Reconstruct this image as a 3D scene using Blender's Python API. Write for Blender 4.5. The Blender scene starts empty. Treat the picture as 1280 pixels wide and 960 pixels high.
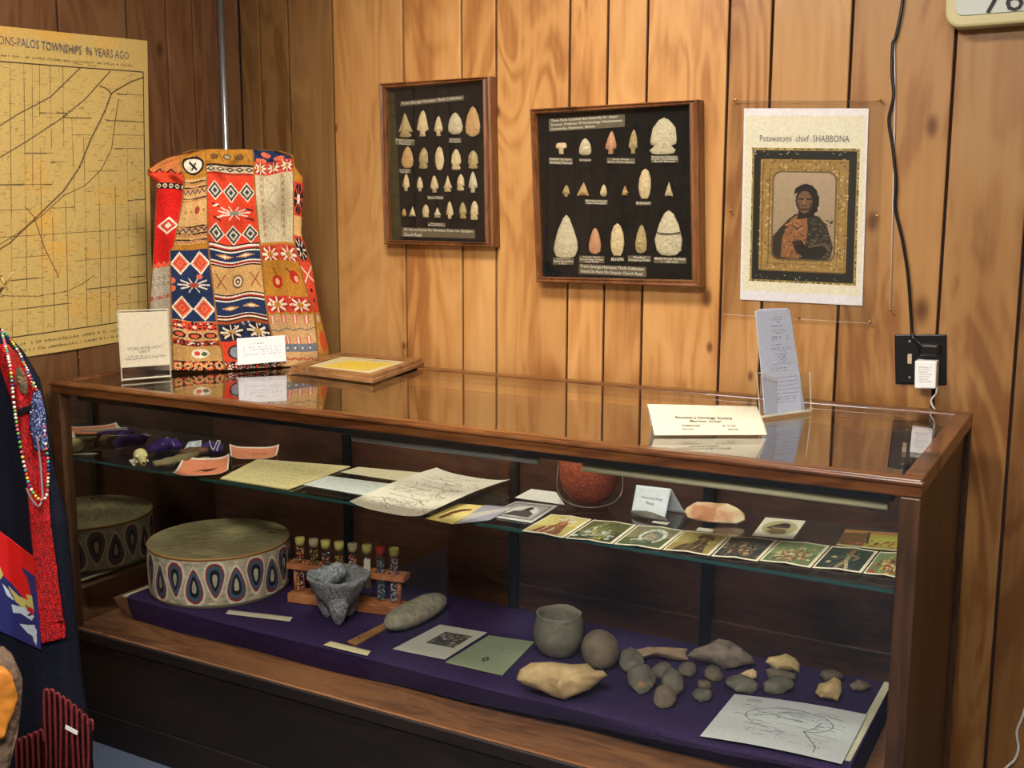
import bpy, bmesh, math, random
import numpy as np
from mathutils import Vector, Matrix, noise as mnoise
PI = math.pi
C = bpy.context.scene.collection
SC = bpy.context.scene

# ------------------------------------------------------------------ camera
F = 1347.02; CAM = Vector((2.41341, -2.63312, 0.43126 + 0.987)); YAW = 0.50844; PIT = -0.155551; ROL = 0.002311
T = 0.987                      # height of the display case top
_f = Vector((-math.sin(YAW)*math.cos(PIT), math.cos(YAW)*math.cos(PIT), math.sin(PIT)))
_r0 = Vector((math.cos(YAW), math.sin(YAW), 0)); _u0 = _r0.cross(_f)
_r = _r0*math.cos(ROL) + _u0*math.sin(ROL); _u = -_r0*math.sin(ROL) + _u0*math.cos(ROL)
cd = bpy.data.cameras.new('camera'); cam = bpy.data.objects.new('camera', cd); C.objects.link(cam)
cd.sensor_width = 36; cd.lens = F*36/1280; cd.clip_start = 0.02
cam.matrix_world = Matrix(((_r.x, _u.x, -_f.x, CAM.x), (_r.y, _u.y, -_f.y, CAM.y), (_r.z, _u.z, -_f.z, CAM.z), (0, 0, 0, 1)))
SC.camera = cam
def ray(u, v): return _r*((u-640)/F) - _u*((v-480)/F) + _f
def P(u, v, ax, c):            # point of the photograph on the world plane axis = c
    d = ray(u, v); return CAM + d*((c-CAM[ax])/d[ax])
def PP(u, v, p0, n):           # ... on a general plane
    d = ray(u, v); return CAM + d*((p0-CAM).dot(n)/d.dot(n))
def PY(u, v, y): return P(u, v, 1, y)
def PZ(u, v, z): return P(u, v, 2, z)
def mpp(p): return (p-CAM).dot(_f)/F       # metres per pixel at p
UP = Vector((0, 0, 1))
TOCAM = Vector((-_f.x, -_f.y, 0)).normalized()      # horizontal direction from the case towards the viewer's side
RIGHT = Vector((math.cos(YAW), math.sin(YAW), 0))

# ------------------------------------------------------------------ colours / materials
def lin(c):
    return tuple(((x/255)/12.92 if x/255 <= .04045 else ((x/255+.055)/1.055)**2.4) for x in c)
def new_mat(name):
    m = bpy.data.materials.new(name); m.use_nodes = True; nt = m.node_tree
    b = nt.nodes['Principled BSDF']; return m, nt, b
def N(nt, t, **k):
    n = nt.nodes.new(t)
    for a, v in k.items(): setattr(n, a, v)
    return n
def mat(name, c, rough=.7, metal=0, c2=None, scale=20, stretch=(1, 1, 1), bump=0, bscale=None, detail=5, contrast=.25, spec=.5, coat=0):
    m, nt, b = new_mat(name)
    b.inputs['Roughness'].default_value = rough; b.inputs['Metallic'].default_value = metal
    b.inputs['Specular IOR Level'].default_value = spec; b.inputs['Coat Weight'].default_value = coat
    c = lin(c)+(1,)
    b.inputs['Base Color'].default_value = c
    tc = N(nt, 'ShaderNodeTexCoord'); mp = N(nt, 'ShaderNodeMapping'); mp.inputs['Scale'].default_value = stretch
    nt.links.new(tc.outputs['Object'], mp.inputs[0])
    if c2 is not None:
        n = N(nt, 'ShaderNodeTexNoise'); n.inputs['Scale'].default_value = scale; n.inputs['Detail'].default_value = detail
        nt.links.new(mp.outputs[0], n.inputs['Vector'])
        r = N(nt, 'ShaderNodeValToRGB'); r.color_ramp.elements[0].position = .5-contrast; r.color_ramp.elements[1].position = .5+contrast
        r.color_ramp.elements[0].color = c; r.color_ramp.elements[1].color = lin(c2)+(1,)
        nt.links.new(n.outputs['Fac'], r.inputs[0]); nt.links.new(r.outputs[0], b.inputs['Base Color'])
    if bump:
        n = N(nt, 'ShaderNodeTexNoise'); n.inputs['Scale'].default_value = bscale or scale; n.inputs['Detail'].default_value = 6
        nt.links.new(mp.outputs[0], n.inputs['Vector'])
        bp = N(nt, 'ShaderNodeBump'); bp.inputs['Strength'].default_value = bump; bp.inputs['Distance'].default_value = .01
        nt.links.new(n.outputs['Fac'], bp.inputs['Height']); nt.links.new(bp.outputs[0], b.inputs['Normal'])
    return m
def paint(name, rough=.8, bump=0, bscale=200, spec=.3, nz=.06, nsc=120):   # colours come from the printed / woven pattern of the mesh
    m, nt, b = new_mat(name)
    b.inputs['Roughness'].default_value = rough; b.inputs['Specular IOR Level'].default_value = spec
    a = N(nt, 'ShaderNodeAttribute'); a.attribute_name = 'Col'
    tc = N(nt, 'ShaderNodeTexCoord')
    n = N(nt, 'ShaderNodeTexNoise'); n.inputs['Scale'].default_value = nsc; n.inputs['Detail'].default_value = 4
    nt.links.new(tc.outputs['Object'], n.inputs['Vector'])
    mr = N(nt, 'ShaderNodeMapRange'); mr.inputs[1].default_value = .3; mr.inputs[2].default_value = .7; mr.inputs[3].default_value = 1-nz; mr.inputs[4].default_value = 1+nz
    nt.links.new(n.outputs['Fac'], mr.inputs[0])
    mx = N(nt, 'ShaderNodeVectorMath', operation='SCALE')
    nt.links.new(a.outputs['Color'], mx.inputs[0]); nt.links.new(mr.outputs[0], mx.inputs['Scale'])
    nt.links.new(mx.outputs[0], b.inputs['Base Color'])
    if bump:
        n2 = N(nt, 'ShaderNodeTexNoise'); n2.inputs['Scale'].default_value = bscale
        nt.links.new(tc.outputs['Object'], n2.inputs['Vector'])
        bp = N(nt, 'ShaderNodeBump'); bp.inputs['Strength'].default_value = bump; bp.inputs['Distance'].default_value = .004
        nt.links.new(n2.outputs['Fac'], bp.inputs['Height']); nt.links.new(bp.outputs[0], b.inputs['Normal'])
    return m
def glass_mat(name, tint=(1, 1, 1), f0=.04, rough=0.0, haze=0):
    m = bpy.data.materials.new(name); m.use_nodes = True; nt = m.node_tree; nt.nodes.clear()
    out = N(nt, 'ShaderNodeOutputMaterial'); mx = N(nt, 'ShaderNodeMixShader')
    tr = N(nt, 'ShaderNodeBsdfTransparent'); tr.inputs[0].default_value = tint+(1,)
    gl = N(nt, 'ShaderNodeBsdfGlossy'); gl.inputs['Roughness'].default_value = rough; gl.inputs[0].default_value = (1, 1, 1, 1)
    lw = N(nt, 'ShaderNodeLayerWeight'); lw.inputs[0].default_value = .5
    pw = N(nt, 'ShaderNodeMath', operation='POWER'); pw.inputs[1].default_value = 5
    ma = N(nt, 'ShaderNodeMath', operation='MULTIPLY_ADD'); ma.inputs[1].default_value = 1-f0; ma.inputs[2].default_value = f0
    nt.links.new(lw.outputs['Facing'], pw.inputs[0]); nt.links.new(pw.outputs[0], ma.inputs[0])
    nt.links.new(ma.outputs[0], mx.inputs[0]); nt.links.new(tr.outputs[0], mx.inputs[1]); nt.links.new(gl.outputs[0], mx.inputs[2])
    nt.links.new(mx.outputs[0], out.inputs[0]); return m
def wood(name, dark, mid, light, rough=.4, gs=1.0, vertical=True, knots=(), tone=False, coat=0, spec=.5):
    """grained wood; rings bend round the knots"""
    m, nt, b = new_mat(name); L = nt.links
    b.inputs['Roughness'].default_value = rough; b.inputs['Coat Weight'].default_value = coat; b.inputs['Specular IOR Level'].default_value = spec
    tc = N(nt, 'ShaderNodeTexCoord'); mp = N(nt, 'ShaderNodeMapping')
    mp.inputs['Scale'].default_value = (1, 1, .22) if vertical else (.22, 1, 1)
    L.new(tc.outputs['Object'], mp.inputs[0]); vec = mp.outputs[0]
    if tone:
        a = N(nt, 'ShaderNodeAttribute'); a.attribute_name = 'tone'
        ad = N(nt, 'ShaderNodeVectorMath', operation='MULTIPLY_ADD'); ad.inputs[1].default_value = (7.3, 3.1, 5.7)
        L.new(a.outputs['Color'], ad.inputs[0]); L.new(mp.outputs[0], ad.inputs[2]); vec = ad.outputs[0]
    n1 = N(nt, 'ShaderNodeTexNoise'); n1.inputs['Scale'].default_value = 5*gs; n1.inputs['Detail'].default_value = 3; n1.inputs['Distortion'].default_value = 1.2
    L.new(vec, n1.inputs['Vector'])
    mul = N(nt, 'ShaderNodeMath', operation='MULTIPLY'); mul.inputs[1].default_value = 42
    L.new(n1.outputs['Fac'], mul.inputs[0])
    sn = N(nt, 'ShaderNodeMath', operation='SINE'); L.new(mul.outputs[0], sn.inputs[0])
    n2 = N(nt, 'ShaderNodeTexNoise'); n2.inputs['Scale'].default_value = 55*gs; n2.inputs['Detail'].default_value = 6
    mp2 = N(nt, 'ShaderNodeMapping'); mp2.inputs['Scale'].default_value = (1, 1, .05) if vertical else (.05, 1, 1)
    L.new(tc.outputs['Object'], mp2.inputs[0]); L.new(mp2.outputs[0], n2.inputs['Vector'])
    n3 = N(nt, 'ShaderNodeTexNoise'); n3.inputs['Scale'].default_value = 3*gs; n3.inputs['Detail'].default_value = 4; n3.inputs['Distortion'].default_value = .6
    L.new(vec, n3.inputs['Vector'])
    s1 = N(nt, 'ShaderNodeMath', operation='MULTIPLY_ADD'); s1.inputs[1].default_value = .08; L.new(sn.outputs[0], s1.inputs[0]); L.new(n3.outputs['Fac'], s1.inputs[2])
    s2 = N(nt, 'ShaderNodeMath', operation='MULTIPLY_ADD'); s2.inputs[1].default_value = .30; L.new(n2.outputs['Fac'], s2.inputs[0]); L.new(s1.outputs[0], s2.inputs[2])
    r = N(nt, 'ShaderNodeValToRGB'); e = r.color_ramp.elements
    e[0].position = .45; e[0].color = lin(dark)+(1,); e[1].position = .85; e[1].color = lin(light)+(1,)
    q = r.color_ramp.elements.new(.62); q.color = lin(mid)+(1,)
    L.new(s2.outputs[0], r.inputs[0]); col = r.outputs[0]
    for (kp, kr) in knots:
        sb = N(nt, 'ShaderNodeVectorMath', operation='SUBTRACT'); sb.inputs[1].default_value = kp; L.new(tc.outputs['Object'], sb.inputs[0])
        sc = N(nt, 'ShaderNodeVectorMath', operation='MULTIPLY'); sc.inputs[1].default_value = (1, 0 if kp[0] > 0 else 1, .55); L.new(sb.outputs[0], sc.inputs[0])
        ln = N(nt, 'ShaderNodeVectorMath', operation='LENGTH'); L.new(sc.outputs[0], ln.inputs[0])
        m1 = N(nt, 'ShaderNodeMath', operation='MULTIPLY_ADD'); m1.inputs[1].default_value = kr*.9; L.new(n1.outputs['Fac'], m1.inputs[0]); L.new(ln.outputs['Value'], m1.inputs[2])
        mr = N(nt, 'ShaderNodeMapRange'); mr.interpolation_type = 'SMOOTHSTEP'; mr.inputs[1].default_value = kr*.55; mr.inputs[2].default_value = kr*1.45; mr.inputs[3].default_value = .82; mr.inputs[4].default_value = 0
        L.new(m1.outputs[0], mr.inputs[0])
        mx = N(nt, 'ShaderNodeMix', data_type='RGBA'); L.new(mr.outputs[0], mx.inputs[0]); L.new(col, mx.inputs[6]); mx.inputs[7].default_value = lin((92, 42, 18))+(1,)
        col = mx.outputs[2]
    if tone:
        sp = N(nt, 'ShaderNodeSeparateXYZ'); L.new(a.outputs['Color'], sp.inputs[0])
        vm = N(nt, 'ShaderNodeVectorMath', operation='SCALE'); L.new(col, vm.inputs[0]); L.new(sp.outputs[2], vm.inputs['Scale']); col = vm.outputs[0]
    L.new(col, b.inputs['Base Color'])
    return m

# ------------------------------------------------------------------ object helpers
def obj(name, bm, m, parent=None, smooth=False, bevel=0, solid=0, soff=-1, sub=0):
    me = bpy.data.meshes.new(name)
    if isinstance(bm, bmesh.types.BMesh):
        bmesh.ops.recalc_face_normals(bm, faces=bm.faces) if not solid else None
        bm.to_mesh(me); bm.free()
    else: me = bm
    o = bpy.data.objects.new(name, me); C.objects.link(o)
    if m: me.materials.append(m)
    if smooth: me.polygons.foreach_set('use_smooth', [True]*len(me.polygons))
    if bevel:
        b = o.modifiers.new('b', 'BEVEL'); b.width = bevel; b.segments = 2; b.limit_method = 'ANGLE'
    if solid:
        s = o.modifiers.new('s', 'SOLIDIFY'); s.thickness = solid; s.offset = soff
    if sub:
        s = o.modifiers.new('s', 'SUBSURF'); s.levels = sub; s.render_levels = sub
    if parent:
        o.parent = parent; o.matrix_parent_inverse = Matrix.Translation(-parent.location)
    return o
def tag(o, label, cat, group=None):
    o['label'] = label; o['category'] = cat
    if group: o['group'] = group
    return o
def thing(name, label, cat, loc, group=None):
    o = bpy.data.objects.new(name, None); C.objects.link(o); o.location = loc; o.empty_display_size = .02
    return tag(o, label, cat, group)
def struct(o): o['kind'] = 'structure'; return o
def box(bm, x0, x1, y0, y1, z0, z1):
    vs = [bm.verts.new((x, y, z)) for x in (x0, x1) for y in (y0, y1) for z in (z0, z1)]
    for f in ((0, 1, 3, 2), (4, 6, 7, 5), (0, 4, 5, 1), (2, 3, 7, 6), (0, 2, 6, 4), (1, 5, 7, 3)): bm.faces.new([vs[i] for i in f])
    return vs
def hexa(bm, a, b):            # two quads (lists of 4 points) joined into a closed block
    va = [bm.verts.new(p) for p in a]; vb = [bm.verts.new(p) for p in b]
    bm.faces.new(va); bm.faces.new(vb[::-1])
    for i in range(4): bm.faces.new([va[i], vb[i], vb[(i+1) % 4], va[(i+1) % 4]])
def BM(): return bmesh.new()
def boxo(name, m, parent, *a, bevel=.002):
    bm = BM(); box(bm, *a); return obj(name, bm, m, parent, bevel=bevel)
def tube(bm, pts, r, n=8, cap=True):
    pts = [Vector(p) for p in pts]; rings = []; prev = None
    for i, p in enumerate(pts):
        d = (pts[min(i+1, len(pts)-1)] - pts[max(i-1, 0)]).normalized()
        if prev is None: a = d.orthogonal().normalized()
        else:
            a = prev - d*prev.dot(d); a = a.normalized() if a.length > 1e-6 else d.orthogonal().normalized()
        prev = a; b = d.cross(a); rr = r[i] if isinstance(r, (list, tuple)) else r
        rings.append([bm.verts.new(p + (a*math.cos(2*PI*k/n) + b*math.sin(2*PI*k/n))*rr) for k in range(n)])
    for i in range(len(rings)-1):
        for k in range(n): bm.faces.new([rings[i][k], rings[i][(k+1) % n], rings[i+1][(k+1) % n], rings[i+1][k]])
    if cap: bm.faces.new(rings[0][::-1]); bm.faces.new(rings[-1])
def smooth_path(pts, k=6):
    pts = [Vector(p) for p in pts]; out = []
    for i in range(len(pts)-1):
        p0 = pts[max(i-1, 0)]; p1 = pts[i]; p2 = pts[i+1]; p3 = pts[min(i+2, len(pts)-1)]
        for j in range(k):
            t = j/k; out.append(.5*((2*p1)+(p2-p0)*t+(2*p0-5*p1+4*p2-p3)*t*t+(-p0+3*p1-3*p2+p3)*t**3))
    out.append(pts[-1]); return out
def lathe(bm, prof, c, n=40, ax=None):
    c = Vector(c); rings = []
    for (r, z) in prof:
        rings.append([bm.verts.new(c + Vector((r*math.cos(2*PI*k/n), r*math.sin(2*PI*k/n), z))) for k in range(n)] if r > 1e-6 else [bm.verts.new(c+Vector((0, 0, z)))])
    for i in range(len(rings)-1):
        A, B = rings[i], rings[i+1]
        for k in range(n):
            if len(A) == 1 and len(B) == 1: continue
            if len(A) == 1: bm.faces.new([A[0], B[k], B[(k+1) % n]])
            elif len(B) == 1: bm.faces.new([A[k], B[0], A[(k+1) % n]])
            else: bm.faces.new([A[k], B[k], B[(k+1) % n], A[(k+1) % n]])
def ell(bm, c, rx, ry, rz, rot=None, sub=2):
    m = Matrix.Translation(c) @ (rot.to_4x4() if rot else Matrix.Identity(4)) @ Matrix.Diagonal((rx, ry, rz, 1))
    return bmesh.ops.create_icosphere(bm, subdivisions=sub, radius=1, matrix=m)['verts']

# ------------------------------------------------------------------ printed / woven patterns as face colours of a fine grid
class Cv:
    def __init__(s, w, h, bg, W=None, H=None):          # w,h cells; W,H drawing units
        s.w, s.h = int(w), int(h); s.W = W or w; s.H = H or h
        s.a = np.zeros((s.h, s.w, 3)); s.a[:] = bg
        s.X, s.Y = np.meshgrid((np.arange(s.w)+.5)*s.W/s.w, (np.arange(s.h)+.5)*s.H/s.h)
    def rect(s, x0, y0, x1, y1, c): s.a[(s.X >= x0) & (s.X < x1) & (s.Y >= y0) & (s.Y < y1)] = c
    def ell(s, cx, cy, rx, ry, c): s.a[((s.X-cx)/rx)**2+((s.Y-cy)/ry)**2 <= 1] = c
    def poly(s, pts, c):
        m = np.zeros(s.X.shape, bool); n = len(pts)
        for i in range(n):
            x1, y1 = pts[i]; x2, y2 = pts[(i+1) % n]
            if y1 == y2: continue
            cond = ((y1 > s.Y) != (y2 > s.Y)); m ^= cond & (s.X < (x2-x1)*(s.Y-y1)/(y2-y1)+x1)
        s.a[m] = c
    def line(s, pts, c, w=1, al=1):
        c = np.array(c, float)
        for (x1, y1), (x2, y2) in zip(pts[:-1], pts[1:]):
            dx, dy = x2-x1, y2-y1; L = dx*dx+dy*dy+1e-9
            t = np.clip(((s.X-x1)*dx+(s.Y-y1)*dy)/L, 0, 1)
            m = ((s.X-x1-t*dx)**2+(s.Y-y1-t*dy)**2) <= (w/2)**2
            s.a[m] = s.a[m]*(1-al)+c*al
    def dia(s, cx, cy, rx, ry, c): s.a[np.abs((s.X-cx)/rx)+np.abs((s.Y-cy)/ry) <= 1] = c
    def scrib(s, x0, y, x1, h, c, rnd, al=.8, gap=.16):   # a line of small writing
        x = x0; st = h*.55
        while x < x1:
            if rnd.random() < gap: x += st*1.4; continue
            k = rnd.randint(0, 3); y0 = y-h*rnd.uniform(.3, .5); y1 = y+h*rnd.uniform(.3, .5)
            s.line([(x, y0), (x+st*.3, y1)] if k else [(x, y1), (x+st*.6, y)], c, h*.28, al)
            if k == 2: s.line([(x, y), (x+st*.8, y)], c, h*.25, al)
            x += st
    def speck(s, amp, rnd):
        s.a *= 1+(np.random.RandomState(rnd).rand(s.h, s.w, 1)-.5)*2*amp
def sheet(name, cv, fn, m, parent=None, solid=.0006, smooth=True, soff=-1):
    w, h = cv.w, cv.h
    co = np.array([tuple(fn(i/w, j/h)) for j in range(h+1) for i in range(w+1)], dtype=np.float32)
    idx = np.arange((w+1)*(h+1)).reshape(h+1, w+1)
    q = np.stack([idx[:-1, :-1], idx[1:, :-1], idx[1:, 1:], idx[:-1, 1:]], -1).reshape(-1, 4)
    me = bpy.data.meshes.new(name); me.vertices.add(len(co)); me.vertices.foreach_set('co', co.ravel())
    me.loops.add(q.size); me.loops.foreach_set('vertex_index', q.ravel().astype(np.int32))
    me.polygons.add(len(q)); me.polygons.foreach_set('loop_start', np.arange(0, q.size, 4, dtype=np.int32))
    try: me.polygons.foreach_set('loop_total', np.full(len(q), 4, dtype=np.int32))
    except Exception: pass
    me.update(calc_edges=True)
    a = np.clip(cv.a/255, 0, 1).reshape(-1, 3); a = np.where(a <= .04045, a/12.92, ((a+.055)/1.055)**2.4)
    col = np.ones((len(q), 4, 4), dtype=np.float32); col[:, :, :3] = a[:, None, :]
    at = me.color_attributes.new('Col', 'FLOAT_COLOR', 'CORNER'); at.data.foreach_set('color', col.ravel())
    o = obj(name, me, m, parent, smooth=smooth)
    if solid:
        s = o.modifiers.new('s', 'SOLIDIFY'); s.thickness = solid; s.offset = soff
    return o
def quadfn(TL, TR, BR, BL, bend=None, nrm=None):
    def fn(s, t):
        p = (TL*(1-s)+TR*s)*(1-t)+(BL*(1-s)+BR*s)*t
        if bend: p = p + (nrm or UP)*bend(s, t)
        return p
    return fn
def px_quad(q, z, dz=0): return [PZ(u, v, z)+Vector((0, 0, dz)) for (u, v) in q]
_fonts = {}
def lettering(s, TL, TR, BR, BL, m, parent, name='lettering', off=.0008, bold=0, fill_h=True, align='CENTER'):
    cu = bpy.data.curves.new('t', 'FONT'); cu.body = s; cu.align_x = align; cu.offset = bold; cu.resolution_u = 2
    to = bpy.data.objects.new('t', cu); C.objects.link(to)
    dg = bpy.context.evaluated_depsgraph_get(); me = bpy.data.meshes.new_from_object(to.evaluated_get(dg))
    bpy.data.objects.remove(to)
    n = len(me.vertices); co = np.zeros(n*3, dtype=np.float32); me.vertices.foreach_get('co', co); co = co.reshape(-1, 3)
    mn, mx = co.min(0), co.max(0); nrm = (BL-TL).cross(TR-TL).normalized()
    if nrm.dot(CAM-TL) < 0: nrm = -nrm
    out = []
    for c in co:
        a = (c[0]-mn[0])/(mx[0]-mn[0]); b = (mx[1]-c[1])/(mx[1]-mn[1])
        out.append(tuple((TL*(1-a)+TR*a)*(1-b)+(BL*(1-a)+BR*a)*b+nrm*off))
    me.vertices.foreach_set('co', np.array(out, dtype=np.float32).ravel()); me.name = name; me.update()
    return obj(name, me, m, parent)
def inflate(name, pts, org, aU, aV, aN, front, back, m, parent=None, rings=7, nz=.0, seed=0, n=56, exp=2.0, sub=0):
    """closed rounded body grown from an outline (pts in metres on the aU,aV plane)"""
    pts = [Vector((a, b)) for a, b in pts]; L = []; 
    per = sum((pts[i]-pts[i-1]).length for i in range(len(pts))); step = per/n; acc = 0
    for i in range(len(pts)):
        a, b = pts[i], pts[(i+1) % len(pts)]; d = (b-a).length; k = max(1, round(d/step))
        for j in range(k): L.append(a.lerp(b, j/k))
    c = sum(L, Vector((0, 0)))/len(L); bm = BM(); n = len(L); layers = []
    def pt(r, ang, side, q):
        h = (1-r**exp)**(1/exp)*(front if side > 0 else -back)
        w = org+aU*q.x+aV*q.y+aN*h
        if nz:
            v = mnoise.noise_vector(Vector((q.x, q.y, h))*(60)+Vector((seed*3.1, seed, 0)))
            w = w+aN*(v.x*nz*side*(1 if r < .99 else 0))
        return w
    rim = [bm.verts.new(pt(1, 0, 1, p)) for p in L]
    for side in (1, -1):
        prev = rim
        for k in range(1, rings):
            r = math.cos(k/rings*PI/2); cur = [bm.verts.new(pt(r, 0, side, c+(p-c)*r)) for p in L]
            for i in range(n):
                f = [prev[i], prev[(i+1) % n], cur[(i+1) % n], cur[i]]; bm.faces.new(f if side > 0 else f[::-1])
            prev = cur
        cc = bm.verts.new(pt(0, 0, side, c))
        for i in range(n):
            f = [prev[i], prev[(i+1) % n], cc]; bm.faces.new(f if side > 0 else f[::-1])
    return obj(name, bm, m, parent, smooth=True)
def lerp_tab(tab, v):
    if v <= tab[0][0]: return tab[0][1]
    for (a, x), (b, y) in zip(tab[:-1], tab[1:]):
        if v <= b: return x+(y-x)*(v-a)/(b-a)
    return tab[-1][1]

# ------------------------------------------------------------------ materials
knots = []
for (u, v, r) in [(887, 434, .011), (884, 372, .018), (1091, 277, .02), (1152, 388, .028), (622, 140, .012), (505, 432, .01), (938, 470, .012), (1165, 158, .022), (420, 160, .012)]:
    k = PY(u, v, 0); knots.append(((k.x, k.y, k.z), r))
kl = [((-.03, q.y, q.z), r) for q, r in ((P(200, 62, 0, -.03), .02), (P(310, 130, 0, -.03), .03))]
M = {}
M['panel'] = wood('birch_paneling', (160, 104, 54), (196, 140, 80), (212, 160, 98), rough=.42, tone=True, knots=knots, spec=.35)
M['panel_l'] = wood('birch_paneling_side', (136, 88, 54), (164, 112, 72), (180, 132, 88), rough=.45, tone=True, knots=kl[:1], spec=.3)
M['groove'] = mat('groove_paint', (40, 18, 8), .8)
M['case'] = wood('stained_case_wood', (50, 26, 12), (88, 50, 24), (120, 74, 38), rough=.28, gs=2, vertical=False, coat=.3)
M['case_v'] = wood('stained_case_wood_upright', (38, 24, 14), (60, 38, 23), (80, 52, 32), rough=.4, gs=2)
M['case_back'] = wood('case_back_board', (44, 24, 16), (68, 38, 24), (84, 50, 32), rough=.5, gs=2, vertical=False)
M['case_floor'] = wood('case_floor_board', (96, 60, 38), (130, 86, 56), (150, 102, 66), rough=.5, gs=2.5, vertical=False)
M['base'] = wood('case_base_board', (14, 8, 6), (22, 13, 9), (31, 19, 13), rough=.6, gs=2, vertical=False)
M['rail'] = mat('shelf_standard_metal', (44, 46, 50), .45, metal=.7)
M['glass'] = glass_mat('clear_glass', (.97, .985, .975), .05)
M['top_glass'] = glass_mat('top_glass', (.95, .97, .96), .10)
M['front_glass'] = glass_mat('front_glass', (.97, .985, .975), .025)
M['edge'] = mat('glass_edge_green', (34, 72, 68), .12, spec=.9)
M['acrylic'] = glass_mat('clear_acrylic', (.97, .97, .97), .05)
M['acr_edge'] = mat('acrylic_edge', (205, 198, 176), .15, spec=.9)
M['frame'] = wood('picture_frame_wood', (70, 38, 18), (106, 62, 30), (132, 84, 46), rough=.35, gs=3, coat=.2)
M['oak'] = wood('oak_frame_wood', (96, 62, 34), (140, 96, 56), (166, 120, 74), rough=.5, gs=3, vertical=False)
M['velvet'] = mat('black_backing', (17, 18, 18), .95, c2=(30, 31, 30), scale=60, spec=.1)
M['tape'] = mat('brown_label_strip', (92, 78, 60), .5, c2=(112, 96, 74), scale=40)
M['white_ink'] = mat('white_lettering', (226, 216, 196), .6)
M['ink'] = mat('black_ink', (34, 32, 34), .7)
M['ink2'] = mat('grey_ink', (92, 88, 90), .7)
M['paper'] = paint('printed_paper', .85)
M['gloss'] = paint('glossy_print', .5, spec=.25)
M['cloth'] = paint('woven_cloth', .95, bump=.5, bscale=260, spec=.08, nz=.16, nsc=180)
M['skin'] = paint('painted_drum_hide', .75, bump=.25, bscale=60, nz=.12, nsc=40)
M['white'] = mat('white_card', (226, 220, 214), .8, c2=(216, 210, 204), scale=30)
M['cream'] = mat('cream_card', (222, 212, 184), .8, c2=(208, 198, 168), scale=30)
M['purple'] = mat('purple_felt', (62, 46, 84), .97, c2=(50, 38, 70), scale=90, bump=.3, bscale=240, spec=.05)
M['pewter'] = mat('grey_metal', (120, 124, 128), .4, metal=.7)
M['chrome'] = mat('galvanised_pipe', (168, 170, 172), .3, metal=.9)
M['brass'] = mat('brass_pin', (190, 146, 62), .3, metal=1)
M['blackp'] = mat('black_plastic', (14, 12, 13), .3)
M['whitep'] = mat('white_plastic', (226, 224, 222), .4)
M['ivory'] = mat('ivory_plastic', (186, 174, 124), .4)
M['flint'] = mat('pale_flint', (226, 198, 152), .6, c2=(198, 168, 124), scale=110, bump=.5, bscale=130)
M['flint_grey'] = mat('grey_flint', (216, 198, 164), .6, c2=(184, 166, 134), scale=120, bump=.5, bscale=130)
M['flint_olive'] = mat('olive_flint', (190, 164, 112), .6, c2=(160, 134, 90), scale=110, bump=.5, bscale=130)
M['flint_tan'] = mat('tan_flint', (190, 142, 84), .6, c2=(200, 160, 112), scale=90, bump=.5, bscale=130)
M['flint_red'] = mat('reddish_flint', (190, 124, 88), .6, c2=(206, 152, 112), scale=90, bump=.5, bscale=130)
M['stone'] = mat('dark_river_stone', (112, 104, 88), .6, c2=(70, 66, 60), scale=40, bump=.3, bscale=120)
M['stone_tip'] = mat('brown_stone_crust', (150, 112, 72), .7, c2=(120, 92, 62), scale=60, bump=.3)
M['stone_warm'] = mat('warm_river_stone', (116, 98, 78), .6, c2=(78, 68, 58), scale=45, bump=.3, bscale=120)
M['pot'] = mat('fired_clay', (132, 124, 106), .8, c2=(88, 82, 72), scale=22, bump=.35, bscale=90)
M['ball'] = mat('pecked_stone', (134, 116, 96), .85, c2=(96, 84, 72), scale=30, bump=.4, bscale=110)
M['tanrock'] = mat('chert_nodule', (204, 176, 128), .75, c2=(160, 128, 86), scale=26, bump=.6, bscale=40)
M['mano'] = mat('grinding_stone', (172, 162, 138), .85, c2=(116, 110, 96), scale=60, bump=.3, bscale=160)
M['basalt'] = mat('vesicular_stone', (104, 104, 112), .8, c2=(160, 158, 160), scale=140, contrast=.12, bump=.9, bscale=170)
M['bone'] = mat('weathered_bone', (156, 124, 98), .75, c2=(112, 88, 70), scale=40, bump=.4, bscale=90)
M['bone_grey'] = mat('weathered_root', (128, 112, 98), .8, c2=(88, 74, 66), scale=36, bump=.6, bscale=60)
M['skull'] = mat('ivory_bone', (206, 196, 138), .6, c2=(180, 166, 110), scale=60)
M['dark'] = mat('dark_cavity', (26, 20, 16), .9)
M['clay'] = mat('red_clay_vessel', (158, 70, 38), .85, c2=(112, 46, 26), scale=160, contrast=.14, bump=.6, bscale=200)
M['wire'] = mat('handle_wire', (110, 96, 84), .4, metal=.8)
M['rack'] = wood('test_tube_rack_wood', (136, 78, 44), (172, 104, 62), (190, 122, 76), rough=.6, gs=4, vertical=False)
M['cork'] = mat('cork_stopper', (196, 182, 96), .8, c2=(170, 150, 84), scale=150)
M['cork_b'] = mat('brown_cork', (158, 142, 110), .8); M['cork_r'] = mat('red_stopper', (170, 40, 30), .5)
M['shell'] = mat('shell_lining', (208, 190, 152), .55, c2=(176, 116, 76), scale=17, contrast=.1, bump=.3, bscale=30)
M['shell_n'] = mat('shell_nacre', (216, 202, 176), .35)
M['leather'] = mat('brown_leather', (122, 82, 58), .7, c2=(92, 60, 44), scale=60, bump=.4)
M['suede'] = mat('olive_suede', (130, 118, 78), .9, c2=(100, 90, 60), scale=60, bump=.5)
M['pouch'] = mat('purple_velvet', (70, 36, 120), .8, c2=(48, 24, 88), scale=50, bump=.4)
M['lace'] = mat('white_lacing', (206, 204, 200), .7)
M['navy'] = mat('navy_wool', (24, 27, 42), .92, c2=(17, 20, 32), scale=180, bump=.3, bscale=300, spec=.15)
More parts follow.
